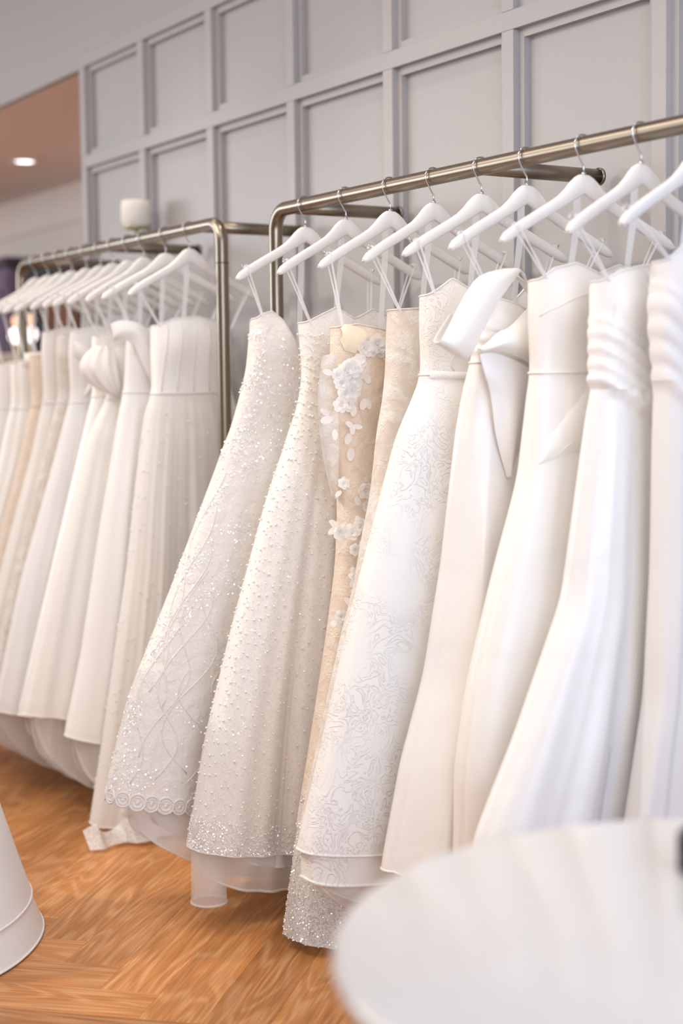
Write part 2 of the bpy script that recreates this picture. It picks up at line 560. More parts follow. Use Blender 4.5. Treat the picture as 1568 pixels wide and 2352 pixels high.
# ------------------------------------------------------------------ hangers
HU = [(0, 0), (.012, -.001), (.022, -.006), (.034, -.016), (.048, -.031), (.066, -.046), (.09, -.060), (.125, -.078), (.165, -.099), (.195, -.116), (.21, -.126), (.217, -.134), (.22, -.141)]
HL = [(0, -.040), (.008, -.046), (.022, -.052), (.034, -.058), (.048, -.066), (.066, -.075), (.09, -.088), (.125, -.105), (.165, -.126), (.195, -.142), (.21, -.147), (.217, -.147), (.22, -.144)]
HZ = RZ - 0.058      # top of the hanger's head


def hanger_meshes():
    st = []
    for (y, zu), (_, zl) in zip(HU, HL):
        st.append((y, zu, zl))
    full = [(-y, a, b) for y, a, b in st[::-1]][:-1] + st
    vs, fs = [], []
    for (y, zu, zl) in full:
        w = 0.0068 + 0.0022 * (abs(y) / .22) ** 2
        if abs(y) > .2:
            w *= 1 - 0.35 * ((abs(y) - .2) / .02) ** 2
        bend = 0.020 * (abs(y) / .22) ** 1.8
        h = zu - zl
        c = min(0.005, h * .35)
        ring = [(-w, zu - c), (-w * .55, zu - c * .25), (0, zu), (w * .55, zu - c * .25), (w, zu - c), (w, zl + c), (w * .55, zl + c * .25), (0, zl), (-w * .55, zl + c * .25), (-w, zl + c)]
        vs += [(bend + x, y, z) for x, z in ring]
    n, m = len(full), 10
    for i in range(n - 1):
        for k in range(m):
            l = (k + 1) % m
            fs.append([i * m + k, i * m + l, (i + 1) * m + l, (i + 1) * m + k])
    fs.append(list(range(m))); fs.append([(n - 1) * m + k for k in range(m)][::-1])
    body = mesh('body', vs, fs, M['hanger'])
    # hook, in the y-z plane, gripping the rail from the room side
    r = RR + 0.0032
    hz = RZ - HZ
    pts = [(0, 0, -0.004), (0, 0, 0.012), (0, -0.001, 0.018), (0, -0.006, 0.024)]
    for k in range(13):
        a = math.radians(205 - k / 12 * 235)
        pts.append((0, r * math.cos(a) * 1.08, hz + r * math.sin(a)))
    v, f = tube_geo(pts, 0.0019, 8)
    hook = mesh('hook', v, f, M['chrome'])
    v, f = tube_geo([(0, 0, -0.002), (0, 0, 0.004)], 0.0045, 12)
    fer = mesh('ferrule', v, f, M['chrome'])
    g = Geo()
    v, f = tube_geo([(0, 0, -0.006), (0, 0, 0.007)], 0.0011, 6); g.add(v, f)
    v, f = lathe_geo([(0.0001, 0.0115), (0.0022, 0.0105), (0.003, 0.0085), (0.0022, 0.0065), (0.0001, 0.0055)], (0, 0, 0), 10); g.add(v, f)
    pin = g.build('notch_pin', M['chrome'])
    for o in (body, hook, fer, pin):
        COL.objects.unlink(o)
    return body.data, hook.data, fer.data, pin.data


HB, HH, HF, HP = hanger_meshes()


def hanger(x, label, group, turn=0.0):
    t = thing('clothes_hanger', (x, RY, HZ), label, 'hanger', group)
    t.rotation_euler = (0, 0, turn)
    link(bpy.data.objects.new('body', HB), t)
    h = link(bpy.data.objects.new('hook', HH), t)
    h.rotation_euler = (0, 0, -turn)
    link(bpy.data.objects.new('ferrule', HF), t)
    for s in (-1, 1):
        p = link(bpy.data.objects.new('notch_pin', HP), t)
        p.location = (0.0165, s * 0.197, -0.116)
        p.rotation_euler = (s * -0.35, 0, 0)
    return t


# ------------------------------------------------------------------ gowns
def smooth_tab(tab, n=200):
    """tab: (z, value) list; returns dense z (ascending) and smoothed values"""
    tab = sorted(tab)
    z = np.linspace(tab[0][0], tab[-1][0], n)
    v = np.interp(z, [a for a, _ in tab], [b for _, b in tab])
    k = np.hanning(17); k /= k.sum()
    vp = np.concatenate([2 * v[0] - v[8:0:-1], v, 2 * v[-1] - v[-2:-10:-1]])
    return z, np.convolve(vp, k, 'valid')


class Gown:
    """a strapless gown hanging across the rail; s = distance from the rail axis towards the room"""

    def __init__(g, X, edge, waist, label, group, skirt_mat, bodice_mat, neck, t_top=0.04, t_bust=0.055, t_waist=0.04, t_hem=0.085,
                 rear=0.31, rear_k=0.95, fold=0.012, nf=2.2, ph=0.0, seed=1, cups=0.018, hem_edge=None, hem_mid=None, back_drop=0.06,
                 fold2=0.35, hem_pow=1.0, name='wedding_gown', sway=0.0, pleat=None):
        g.X, g.waist = X, waist
        g.zb = min(z for _, z in edge)
        g.root = thing(name, (X, RY, max(0, g.zb)), label, 'gown', group)
        g.og = tuple(g.root.location)
        g.neck = neck
        zt = max(z for _, z in neck)
        g.zt = zt
        et = [(z, s) for s, z in edge]
        if max(z for z, _ in et) < zt + .02:
            top = max(et)
            et.append((zt + 0.03, top[1]))
        et.append((-0.05, max(0.02, et[np.argmin([a for a, _ in et])][1])))
        g.af = smooth_tab(et)
        g.ar = (g.af[0], np.minimum(g.af[1] * rear_k, rear))
        hz = g.zb
        g.tt = smooth_tab([(zt + .03, t_top), (zt - .06, t_bust), (waist + .02, t_waist), (waist - 0.12, t_waist + (t_hem - t_waist) * .35), (waist * .5 + hz * .5, t_waist + (t_hem - t_waist) * .7), (hz, t_hem), (-.05, t_hem)])
        g.fold, g.nf, g.ph, g.fold2 = fold, nf, ph, fold2
        rnd = random.Random(seed)
        g.p = [rnd.random() for _ in range(8)]
        g.ridges = []
        for k in range(int(nf * 4.5)):
            g.ridges.append((rnd.uniform(-1, 1), rnd.uniform(.05, .16) * (2.2 / max(1.2, nf)) ** .5, rnd.choice((1, 1, -1)) * rnd.uniform(.5, 1.1), rnd.uniform(-.1, .45), rnd.choice((1, 1, -1)), rnd.uniform(-.12, .12)))
        g.pleat = pleat
        g.cups = cups
        g.hem_edge = g.zb if hem_edge is None else hem_edge
        g.hem_mid = g.hem_edge - 0.03 if hem_mid is None else hem_mid
        g.hem_pow = hem_pow
        g.back_drop = back_drop
        g.sway = sway
        g.smat, g.bmat = skirt_mat, bodice_mat

    @staticmethod
    def q(th):
        c = math.cos(th)
        return math.copysign(abs(c) ** 0.85, c)

    def pt(g, th, z, k=1.0, off=0.0, fk=1.0):
        c, si = math.cos(th), math.sin(th)
        ey = math.copysign(abs(c) ** 0.85, c)
        af = float(np.interp(z, *(g.af if c >= 0 else g.ar))) * k
        t = float(np.interp(z, *g.tt)) * k
        ex = math.copysign(abs(si) ** 0.6, si)
        y = -af * ey
        x = t * ex
        # folds fan out from the waist
        d = max(0.0, min(1.0, (g.waist - z) / max(0.05, g.waist - g.zb)))
        A = g.fold * (d ** 0.7) * fk
        if A > 0:
            side = 0.0 if si > 0 else 0.37
            w = ey * g.nf + g.ph + side + 0.05 * math.sin(3 * z + g.p[0] * 6)
            f = 0.6 * math.cos(2 * PI * w) + 0.4 * (1 - 2 * abs(math.sin(PI * (w * 1.37 + g.p[1]))))
            f += g.fold2 * math.cos(2 * PI * (ey * g.nf * 2.6 + g.p[2] + .1 * math.sin(4 * z)))
            f *= .55
            for (qk, wk, ak, dk, sd, dr) in g.ridges:
                if d > dk and (sd > 0) == (si >= 0):
                    e = (ey - qk - dr * d) / wk
                    if abs(e) < 3:
                        f += ak * 1.15 * math.exp(-e * e) * min(1.0, (d - dk) / .3)
            x += A * f * ex
            y += -A * 0.35 * f * ey
        if g.cups and si > 0 and z > g.waist:
            s = -y
            for sc in (0.075, -0.075):
                x += g.cups * math.exp(-(((s - sc) / .055) ** 2 + ((z - (g.zt - .085)) / .06) ** 2)) * si
        if g.pleat:
            zl, zh, sl, per, am, stp = g.pleat
            u = (1 - ey) / 2
            zz = z + sl * u - .03 * math.sin(PI * u) * 0
            if zl < zz < zh and si > -.6:
                ph = (zz - zl) / per
                e = min(1, (zh - zz) / .012, (zz - zl) / .012)
                bump = (abs(math.sin(PI * ph)) ** .55 + stp * (1 - ph * per / (zh - zl))) * am * e * min(1, (si + .6) / .5)
                x += bump * ex * (.6 if si < 0 else 1)
                y -= bump * .6 * ey
        x += off * ex
        y -= off * ey * 0.7
        x += g.sway * d * d
        return (g.X + x, RY + y, z)

    def th_of(g, s, z):
        w = float(np.interp(z, *(g.af if s >= 0 else g.ar)))
        qq = max(-0.985, min(0.985, s / w))
        return math.acos(math.copysign(abs(qq) ** (1 / 0.85), qq))

    def front(g, s, z, off=0.0):
        """point on the face turned to the room's near end"""
        w = float(np.interp(z, *(g.af if s >= 0 else g.ar)))
        p = g.pt(g.th_of(s, z), z, 1.0, off)
        return (p[0], RY - max(-.985, min(.985, s / w)) * w, z)

    def ztop(g, th):
        qq = g.q(th)
        zt = g.zt
        w = float(np.interp(zt, *(g.af if qq >= 0 else g.ar)))
        s = qq * w
        ns = sorted(g.neck)
        zf = float(np.interp(s, [a for a, _ in ns], [b for _, b in ns]))
        if math.sin(th) >= 0:
            return zf
        ze = float(np.interp(math.copysign(w, s), [a for a, _ in ns], [b for _, b in ns]))
        return ze - g.back_drop * (1 - qq * qq)

    def hem(g, th, e=None, m=None, pw=None):
        e = g.hem_edge if e is None else e
        m = g.hem_mid if m is None else m
        qq = g.q(th)
        if qq < 0:
            qq *= 0.8
        return e + (m - e) * (1 - abs(qq) ** 1.6) ** (pw or g.hem_pow)

    def bodice(g, nu=112, nv=26, name='bodice'):
        def fn(u, v):
            th = 2 * PI * u / nu
            a = v / (nv - 1)
            z = g.ztop(th) * (1 - a) + g.waist * a
            return g.pt(th, z)
        vs, fs = grid_geo(nu, nv, fn, True)
        b = mesh(name, vs, fs, g.bmat, g.root, True, g.og)
        # turned edge along the neckline
        ring = [g.pt(2 * PI * u / nu, g.ztop(2 * PI * u / nu)) for u in range(nu)]
        tube('neck_edge', ring, 0.0022, g.bmat, b, 6, True, g.og)
        return b

    def skirt(g, nu=200, nv=64, seam=True, name='skirt'):
        def fn(u, v):
            th = 2 * PI * u / nu
            a = v / (nv - 1)
            z = (g.waist + .002) * (1 - a) + g.hem(th) * a
            return g.pt(th, z, 1.0, 0.003 * min(1, a * 20))
        vs, fs = grid_geo(nu, nv, fn, True)
        s = mesh(name, vs, fs, g.smat, g.root, True, g.og)
        ring = [g.pt(2 * PI * u / nu, g.hem(2 * PI * u / nu), 1.0, 0.003) for u in range(nu)]
        tube('hem_edge', ring, 0.0025, g.smat, s, 6, True, g.og)
        if seam:
            ring = [g.pt(2 * PI * u / 100, g.waist, 1.0, 0.001) for u in range(100)]
            tube('waist_seam', ring, 0.0028, g.smat, s, 6, True, g.og)
        return s

    def layer(g, name, k, e, m, mat, z0=0.62, nu=150, nv=26, fk=1.3, rim=0.0035, rim_mat=None, pw=0.6):
        def hz(th): return g.hem(th, e, m, pw)
        def fn(u, v):
            th = 2 * PI * u / nu
            a = v / (nv - 1)
            return g.pt(th, z0 * (1 - a) + hz(th) * a, k, 0.0, fk)
        vs, fs = grid_geo(nu, nv, fn, True)
        o = mesh(name, vs, fs, mat, g.root, True, g.og)
        ring = [g.pt(2 * PI * u / nu, hz(2 * PI * u / nu), k, 0.0, fk) for u in range(nu)]
        if rim:
            tube('hem_braid', ring, rim, rim_mat or mat, o, 6, True, g.og)
        return o

    def band(g, name, top, bot, mat, bulge=0.01, off=0.003, nu=28, nv=9, parent=None):
        """a strip of cloth lying on the front between two lines given as (s, z)"""
        ta, ba = np.array(top, float), np.array(bot, float)

        def at(P, u):
            tt = np.linspace(0, 1, len(P))
            return np.interp(u, tt, P[:, 0]), np.interp(u, tt, P[:, 1])

        def fn(i, j):
            u, v = i / (nu - 1), j / (nv - 1)
            s0, z0 = at(ta, u); s1, z1 = at(ba, u)
            s, z = s0 * (1 - v) + s1 * v, z0 * (1 - v) + z1 * v
            p = g.front(s, z, 0)
            return (p[0] + off + bulge * math.sin(PI * v) ** .7, p[1], p[2])
        vs, fs = grid_geo(nu, nv, fn)
        return mesh(name, vs, fs, mat, parent or g.root, True, g.og)

    def loops(g, sb=None, center=True, rear=True):
        """clear ribbons holding the bodice to the hanger"""
        zt = g.zt
        w = float(np.interp(zt, *g.af))
        gates = [1] + ([-1] if rear else [])
        for sd in gates:
            th = g.th_of(sd * w * .93, zt - .02)
            pb = g.pt(th, g.ztop(th) - 0.008)
            ph = (g.X + 0.0165, RY - sd * 0.188, HZ - 0.112)
            ge = Geo()
            for dx, wd in ((0.011, 0.0032), (-0.009, 0.0026)):
                pts = [(ph[0] + dx, ph[1], ph[2] - 0.004), ((ph[0] + pb[0]) / 2 + dx * .6, (ph[1] + pb[1]) / 2, (ph[2] + pb[2]) / 2), (pb[0] + dx * .2, pb[1], pb[2])]
                n = len(pts)
                vv = []
                for k, p in enumerate(pts):
                    tw = 0.5 + 0.5 * k / n
                    vv.append((p[0] - wd * .4, p[1] - wd * tw, p[2])); vv.append((p[0] + wd * .4, p[1] + wd * tw, p[2]))
                ge.add(vv, [[2 * k, 2 * k + 1, 2 * k + 3, 2 * k + 2] for k in range(n - 1)])
            # turn over the hanger arm
            arc = []
            for k in range(7):
                a = PI * k / 6
                arc.append((ph[0] + 0.001 + 0.0105 * math.cos(a), ph[1], ph[2] - 0.002 + 0.008 * math.sin(a)))
            vv = []
            for p in arc:
                vv.append((p[0], p[1] - .0038, p[2])); vv.append((p[0], p[1] + .0038, p[2]))
            ge.add(vv, [[2 * k, 2 * k + 1, 2 * k + 3, 2 * k + 2] for k in range(6)])
            ge.build('hanger_loop', M['ribbon'], g.root, g.og, False)
        if center:
            zb = g.ztop(1.5 * PI) - .01
            pb = g.pt(1.5 * PI, zb)
            x0 = g.X - 0.012
            vv = []
            for k, (x, z) in enumerate([(x0, HZ - .03), (x0 - .001, HZ - .1), ((x0 + pb[0]) / 2, (HZ + zb) / 2 - .03), (pb[0], zb)]):
                wd = 0.0085 if k < 2 else 0.007
                y = RY - 0.008
                vv += [(x, y - wd, z), (x + 0.002, y + wd, z)]
            mesh('hanger_loop', vv, [[2 * k, 2 * k + 1, 2 * k + 3, 2 * k + 2] for k in range(3)], M['ribbon'], g.root, False, g.og)


def frame_on(g, th, z, off):
    p = Vector(g.pt(th, z, 1, off))
    a = Vector(g.pt(th + .01, z, 1, off)) - p
    b = Vector(g.pt(th, z + .006, 1, off)) - p
    n = a.cross(b)
    if n.length < 1e-9:
        n = Vector((1, 0, 0))
    n.normalize()
    c = Vector((g.X, RY, z))
    if n.dot(p - c) < 0:
        n = -n
    b.normalize()
    return p, n, b


ICO = None


def ico():
    global ICO
    if ICO is None:
        bm = bmesh.new()
        bmesh.ops.create_icosphere(bm, subdivisions=1, radius=1)
        bm.verts.index_update()
        ICO = ([v.co.copy() for v in bm.verts], [[v.index for v in f.verts] for f in bm.faces])
        bm.free()
    return ICO


def pearls(g, name, spots, r, mat, parent=None):
    V, F_ = ico()
    ge = Geo()
    for th, z in spots:
        p, n, b = frame_on(g, th, z, 0.004)
        rr = r * random.uniform(.8, 1.25)
        c = p + n * rr * .4
        ge.add([c + v * rr for v in V], F_)
    o = ge.build(name, mat, parent or g.root, g.og)
    tag(o, kind='stuff')
    return o


def sequins(g, name, spots, r, mat, parent=None, tilt=.5, off=.005):
    ge = Geo()
    for th, z in spots:
        p, n, b = frame_on(g, th, z, off)
        n = (n + Vector((random.gauss(0, tilt), random.gauss(0, tilt), random.gauss(0, tilt)))).normalized()
        a = n.cross(Vector((0, 0, 1)) if abs(n.z) < .9 else Vector((1, 0, 0))).normalized()
        b = n.cross(a)
        rr = r * random.uniform(.6, 1.2)
        ge.add([p + (a * math.cos(k * PI / 3) + b * math.sin(k * PI / 3)) * rr for k in range(6)], [[0, 1, 2, 3, 4, 5]])
    o = ge.build(name, mat, parent or g.root, g.og, False)
    tag(o, kind='stuff')
    return o


random.seed(7)
RG = 'wedding gowns on the nearer rack'
LG = 'wedding gowns on the far rack'
HR = 'white hangers on the nearer rack'
HLG = 'white hangers on the far rack'
XS = [-3.569, -3.37, -3.17, -2.99, -2.808, -2.649, -2.467, -2.298, -2.15]

hl = ['white wooden hanger at the corner of the nearer rack, carrying the sequined gown',
      'white wooden hanger carrying the pearl-dotted glitter gown',
      'white wooden hanger carrying the gown with cloth flowers',
      'white wooden hanger carrying the strapless ivory lace gown',
      'white wooden hanger carrying the cream jacquard gown',
      'white wooden hanger carrying the satin gown with folded shoulder bands',
      'white wooden hanger carrying the plain cream gown with a draped hip',
      'white wooden hanger carrying the satin gown with the pleated wrap waist',
      'white wooden hanger cut by the right edge of the photo']
turns = [0.0, 0.05, 0.02, 0.06, -0.04, 0.0, -0.05, 0.07, 0.06]
for x, l, a in zip(XS, hl, turns):
    hanger(x, l, HR, a)

# --- 1: sequined A-line gown
g = Gown(XS[0], [(0.160, 1.505), (0.178, 1.362), (0.219, 1.239), (0.272, 1.107), (0.403, 0.814), (0.529, 0.549), (0.594, 0.337), (0.60, 0.30)], 1.20,
         'sequined ivory gown with a scalloped lace hem, first on the nearer rack', RG, M['lace_white'], M['lace_white'],
         [(0.167, 1.488), (0.15, 1.505), (0.125, 1.512), (0.10, 1.49), (0.07, 1.43), (0.045, 1.37), (0.0, 1.32), (-.034, 1.32), (-.09, 1.33), (-.167, 1.33)],
         fold=0.019, nf=1.9, ph=0.3, seed=3, hem_edge=0.315, hem_mid=0.22, t_hem=0.09, back_drop=.24)
g.bodice(); sk = g.skirt(seam=False); g.loops()
sp = []
while len(sp) < 3000:
    th = random.uniform(-0.1, PI * 0.62); z = random.uniform(.27, 1.46)
    if z > g.ztop(th) - .01 or z < g.hem(th) + .01: continue
    qq = g.q(th)
    d = math.sin(qq * 9 + 4 * math.sin(z * 7)) * math.sin(z * 17 + 3 * math.sin(qq * 6)) + .25 * math.sin(z * 41 + qq * 30)
    lim = 0.25 if z < 1.1 else 0.0
    if z < .5: lim = 0.05
    if d < lim and random.random() > .10: continue
    sp.append((th, z))
sequins(g, 'sequins', sp, 0.0024, M['sequin'], sk, .40)
# raised lace vines
for k in range(9):
    th0, z0 = random.uniform(.15, 1.3), random.uniform(.5, 1.15)
    pts = []
    for i in range(26):
        th = th0 + .16 * math.sin(i * .33 + k); z = z0 - i * .018
        if z < g.hem(th) + .03: break
        p, n, b = frame_on(g, th, z, .003); pts.append(p)
    if len(pts) > 6:
        tube('lace_vine', pts, 0.0022, M['lace_white'], sk, 6, False, g.og)
# round lace scallops along the hem
def ring_mesh():
    ge = Geo()
    for r_, w in ((0.0185, .0032), (0.012, .0024)):
        v, f = tube_geo([(0, r_ * math.cos(2 * PI * k / 18), r_ * math.sin(2 * PI * k / 18)) for k in range(18)], w, 6, True); ge.add(v, f)
    v, f = lathe_geo([(0.0001, 0.003), (.005, .002), (.006, 0), (.005, -.001)], (0, 0, 0), 10)
    ge.add([(z, x, y) for x, y, z in v], f)
    ge.add([(0, 0.018 * math.cos(2 * PI * k / 16), .018 * math.sin(2 * PI * k / 16)) for k in range(16)], [list(range(16))])
    o = ge.build('lace_scallop', M['lace_white'])
    COL.objects.unlink(o)
    return o.data
RM = ring_mesh()
ths = [0.0]
th = -0.35
sc_spots = []
prev = None
while th < PI * .55:
    p = Vector(g.pt(th, g.hem(th), 1, .003))
    if prev is None or (p - prev).length > .036:
        sc_spots.append((th, p)); prev = p
    th += .004
for th, p in sc_spots:
    _, n, b = frame_on(g, th, g.hem(th), .003)
    o = link(bpy.data.objects.new('lace_scallop', RM), sk)
    o.location = Vector(p) - Vector(g.og) + Vector((0, 0, -0.006))
    o.rotation_euler = n.to_track_quat('X', 'Z').to_euler()
    k = random.uniform(.85, 1.15); o.scale = (k, k, k)
g.layer('underskirt', 0.90, 0.25, 0.03, M['net'], fk=1.5)
g.layer('lining', 0.80, 0.24, 0.10, M['lining'], fk=1.2)

# --- 2: glitter tulle with pearls
g = Gown(XS[1], [(0.138, 1.50), (0.130, 1.40), (0.128, 1.34), (0.141, 1.282), (0.181, 1.164), (0.233, 1.037), (0.337, 0.721), (0.414, 0.46), (0.468, 0.198)], 1.25,
         'glitter tulle gown dotted with small pearls, second on the nearer rack', RG, M['glitter'], M['glitter'],
         [(0.138, 1.475), (0.10, 1.495), (0.061, 1.512), (0.01, 1.484), (-0.05, 1.510), (-.123, 1.48), (-.14, 1.47)],
         fold=0.017, nf=2.4, ph=0.1, seed=5, hem_edge=0.20, hem_mid=0.145, t_hem=0.092, back_drop=.02)
g.bodice(); sk = g.skirt(seam=False); g.loops()
sp = []
for i in range(44):
    for j in range(15):
        z = 1.45 - i * .029 + random.uniform(-.01, .01); th = -0.15 + j * .13 + (.065 if i % 2 else 0) + random.uniform(-.03, .03)
        if z < g.ztop(th) - .01 and z > g.hem(th) + .02: sp.append((th, z))
pearls(g, 'pearl_beads', sp, 0.0027, M['pearl'], sk)
sp = []
while len(sp) < 4200:
    th = random.uniform(-0.3, PI * .6); h = g.hem(th)
    z = h + .002 + (random.random() ** 1.7) * .075 if random.random() < .72 else random.uniform(.2, 1.45)
    if z > g.ztop(th) - .01: continue
    sp.append((th, z))
sequins(g, 'crystal_beads', sp, 0.0019, M['sequin'], sk, .8, .0045)
g.layer('underskirt', 0.93, 0.135, 0.05, M['net'], fk=1.2)
g.layer('lining', 0.85, 0.2, 0.10, M['lining'], fk=1.2)
# rolled fold of the net hanging lower at the corner
cx, cy = XS[1] + 0.005, RY - 0.425
def fn(u, v):
    a = 2 * PI * u / 31 * .93 - 2.2
    z = 0.26 * (1 - v / 9) + 0.062 * (v / 9)
    r_ = 0.040 + .004 * (v / 9)
    return (cx + r_ * math.cos(a) * 1.0, cy + r_ * math.sin(a), z)
v_, f_ = grid_geo(32, 10, fn)
ro = mesh('underskirt_fold', v_, f_, M['net'], g.root, True, g.og)
tube('hem_braid', [fn(u, 9) for u in range(32)], 0.003, M['net'], ro, 6, False, g.og)

# --- 3: slim nude gown with cloth flowers
g = Gown(XS[2], [(0.166, 1.47), (0.170, 1.406), (0.165, 1.303), (0.155, 1.15), (0.150, 1.012), (0.157, 0.887), (0.177, 0.762), (0.204, 0.617), (0.244, 0.422), (0.277, 0.268)], 1.16,
         'slim blush lace gown covered with white cloth flowers and petals', RG, M['lace_nude'], M['lace_nude'],
         [(0.165, 1.455), (0.12, 1.462), (0.0, 1.44), (-.06, 1.425), (-.15, 1.41)], fold=0.010, nf=1.4, ph=.55, seed=8, hem_edge=0.27, hem_mid=0.25, t_hem=0.07, t_bust=.045, cups=.012, back_drop=.02)
b3 = g.bodice(); sk = g.skirt(seam=False); g.loops()
g.band('nude_cup', [(0.164, 1.452), (0.155, 1.462), (0.138, 1.458), (0.112, 1.450)], [(0.166, 1.425), (0.158, 1.400), (0.135, 1.392), (0.116, 1.412)], M['nude'], .012, .010)
# open sleeve flap falling towards the room
def fn(u, v):
    a, b = u / 15, v / 15
    s = 0.140 + 0.060 * a * (0.35 + .65 * math.sin(PI * (.15 + .75 * b))) + .018 * a
    z = 1.40 - .36 * b + .03 * a * b - .012 * a
    return (XS[2] - 0.0 + .012 * math.sin(a * 5 + b * 3) + .01 * a, RY - s, z)
v_, f_ = grid_geo(16, 16, fn)
mesh('sleeve_flap', v_, f_, M['lace'], g.root, True, g.og)
# nude net overlay falling on the right of the column
g.band('net_overlay', [(0.06, 1.37), (0.0, 1.395), (-.05, 1.38)], [(0.09, 1.06), (0.075, 1.02), (0.05, 1.0)], M['lining'], .012, .012)
# glitter train lying on the floor
def hz3(th): return 0.012 + .0 * th
def fn(u, v):
    th = 2 * PI * u / 120; a = v / 20
    q_ = Gown.q(th)
    z = .34 * (1 - a) + .008 * a
    af = (.30 + .045 * a + .012 * math.sin(th * 9)) if q_ >= 0 else .24
    t = .10 + .05 * a
    return (XS[2] + .06 + (t + .012 * math.sin(q_ * 17 + 1)) * math.copysign(abs(math.sin(th)) ** .7, math.sin(th)), RY - af * q_ + .012 * math.sin(th * 11), z + .02 * a * math.sin(q_ * 8))
v_, f_ = grid_geo(120, 21, fn, True)
v_ = [(x, y, max(z, .004)) for x, y, z in v_]
tr = mesh('train', v_, f_, M['glitter_net'], g.root, True, g.og)
ge = Geo()
for i in range(2600):
    u, v = random.uniform(-25, 65), 20 * (1 - random.random() ** 1.3)
    p = Vector(fn(u, v)); p.z = max(p.z, .005)
    n = Vector((random.gauss(.6, .6), random.gauss(-.6, .6), random.gauss(.3, .6))).normalized()
    a = n.cross(Vector((0, 0, 1))).normalized(); b = n.cross(a); r_ = .0019 * random.uniform(.6, 1.4)
    p += Vector((.002, -.002, 0))
    ge.add([p + (a * math.cos(k * PI / 2.5) + b * math.sin(k * PI / 2.5)) * r_ for k in range(5)], [[0, 1, 2, 3, 4]])
tag(ge.build('crystal_beads', M['sequin'], tr, g.og, False), kind='stuff')


def petal_geo(L, w, curl, ax, lift=0.25):
    vs, fs = [], []
    for i in range(5):
        a = i / 4
        ww = w * math.sin(PI * (0.12 + .8 * a)) ** .8
        for j in (-1, 0, 1):
            d = L * a
            h = curl * a * a + (0.0 if j == 0 else .15 * ww) + lift * d
            vs.append((h, d * math.cos(ax) - j * ww * math.sin(ax), d * math.sin(ax) + j * ww * math.cos(ax)))
    for i in range(4):
        for j in range(2):
            fs.append([i * 3 + j, i * 3 + j + 1, i * 3 + j + 4, i * 3 + j + 3])
    return vs, fs


def flower_meshes():
    ge = Geo()
    for k in range(6): ge.add(*petal_geo(.019, .0095, .004, k * PI / 3, .2))
    for k in range(4): ge.add(*petal_geo(.012, .006, .003, k * PI / 2 + .4, .65))
    V, F_ = ico(); ge.add([(v.x * .0025 + .004, v.y * .0025, v.z * .0025) for v in V], F_)
    fl = ge.build('flower', M['petal'])
    lf = Geo().add(*petal_geo(.026, .0085, .004, PI / 2, .12)).build('cloth_petal', M['petal'])
    tw = Geo()
    tw.add(*petal_geo(.024, .0075, .004, PI / 2 + .7, .15)); tw.add(*petal_geo(.024, .0075, .004, PI / 2 - .7, .2)); tw.add(*petal_geo(.02, .007, .004, PI / 2 + 2.4, .3))
    tw = tw.build('leaf_cluster', M['petal'])
    for o in (fl, lf, tw): COL.objects.unlink(o)
    return fl.data, lf.data, tw.data


FL, LF, TW = flower_meshes()


def stick(g, me, name, s, z, k=1.0, spin=0.0, off=.006, par=None, x=None):
    p = Vector(g.front(s, z, 0)) if x is None else Vector((x, RY - s, z))
    o = link(bpy.data.objects.new(name, me), par or g.root)
    o.location = p + Vector((off, 0, 0)) - Vector(g.og)
    o.rotation_euler = (spin, random.uniform(-.3, .3), random.uniform(-.9, .05))
    o.scale = (k, k, k)
    return o


FX = XS[2] + .05
fl_spots = [(.132, 1.372, 1.0), (.158, 1.365, .9), (.169, 1.353, 1.2), (.15, 1.355, 1.3), (.193, 1.343, .9), (.135, 1.35, 1.0), (.158, 1.335, 1.2), (.18, 1.325, 1.0), (.145, 1.32, 1.1), (.158, 1.302, 1.3), (.175, 1.298, 1.0), (.182, 1.272, 1.0), (.163, 1.275, 1.0), (.083, 1.415, 1.3), (.114, 1.404, 1.1), (.071, 1.405, 1.2), (.055, 1.41, 1.1), (.095, 1.40, .9), (.06, 1.39, .9),
            (.118, 1.07, 1.1), (.112, 1.03, .9), (.179, 1.088, .8), (.157, .972, 1.1), (.135, .985, .9), (.19, .975, 1.1), (.125, .94, .8), (.15, .93, .8), (.19, .775, .9), (.18, .72, .9)]
for s, z, k in fl_spots:
    stick(g, FL, 'flower', s, z, k, random.uniform(0, 6), x=FX)
for s, z, k, a in [(.205, 1.345, .9, 1.2), (.207, 1.242, 1.1, 1.9), (.20, 1.215, 1.0, 2.9), (.215, 1.25, .9, .9), (.147, 1.245, 1.1, .3), (.125, 1.26, 1.0, -.3), (.159, 1.205, 1, 2.8), (.155, 1.17, 1.1, 3.0), (.103, 1.322, 1.0, .4), (.139, 1.312, 1.0, -.3), (.11, 1.285, .9, 3.4),
                   (.112, 1.065, 1.0, -1.1), (.106, 1.049, 1.0, -2.0), (.137, 1.035, .9, .2), (.126, 1.003, 1.0, 2.9), (.142, 1.01, 1.0, 3.3), (.118, 1.02, .9, -.6), (.185, 1.07, .7, 2.2), (.146, .865, 1.0, .5), (.160, .865, .9, -.5), (.152, .84, .9, 2.8), (.19, .74, 1, .3), (.175, .70, .9, 2.9), (.205, .755, .9, 1.0), (.20, .69, .8, .2)]:
    stick(g, LF, 'cloth_petal', s, z, k, a, x=FX)
for s, z, k, a in [(.106, 1.057, 1.0, -1.4), (.15, .86, 1.0, 0.1), (.195, .985, 1.1, 1.4), (.15, 1.222, 1.0, 2.0), (.16, .80, 1, .2)]:
    stick(g, TW, 'leaf_cluster', s, z, k, a, x=FX)
for k in range(7):
    o = link(bpy.data.objects.new('leaf_cluster', TW), tr)
    o.location = Vector((XS[2] + .19, RY - .2 + .05 * k + random.uniform(-.02, .02), .10 + random.uniform(-.03, .05))) - Vector(g.og)
    o.rotation_euler = (random.uniform(0, 6), 0, -.5)

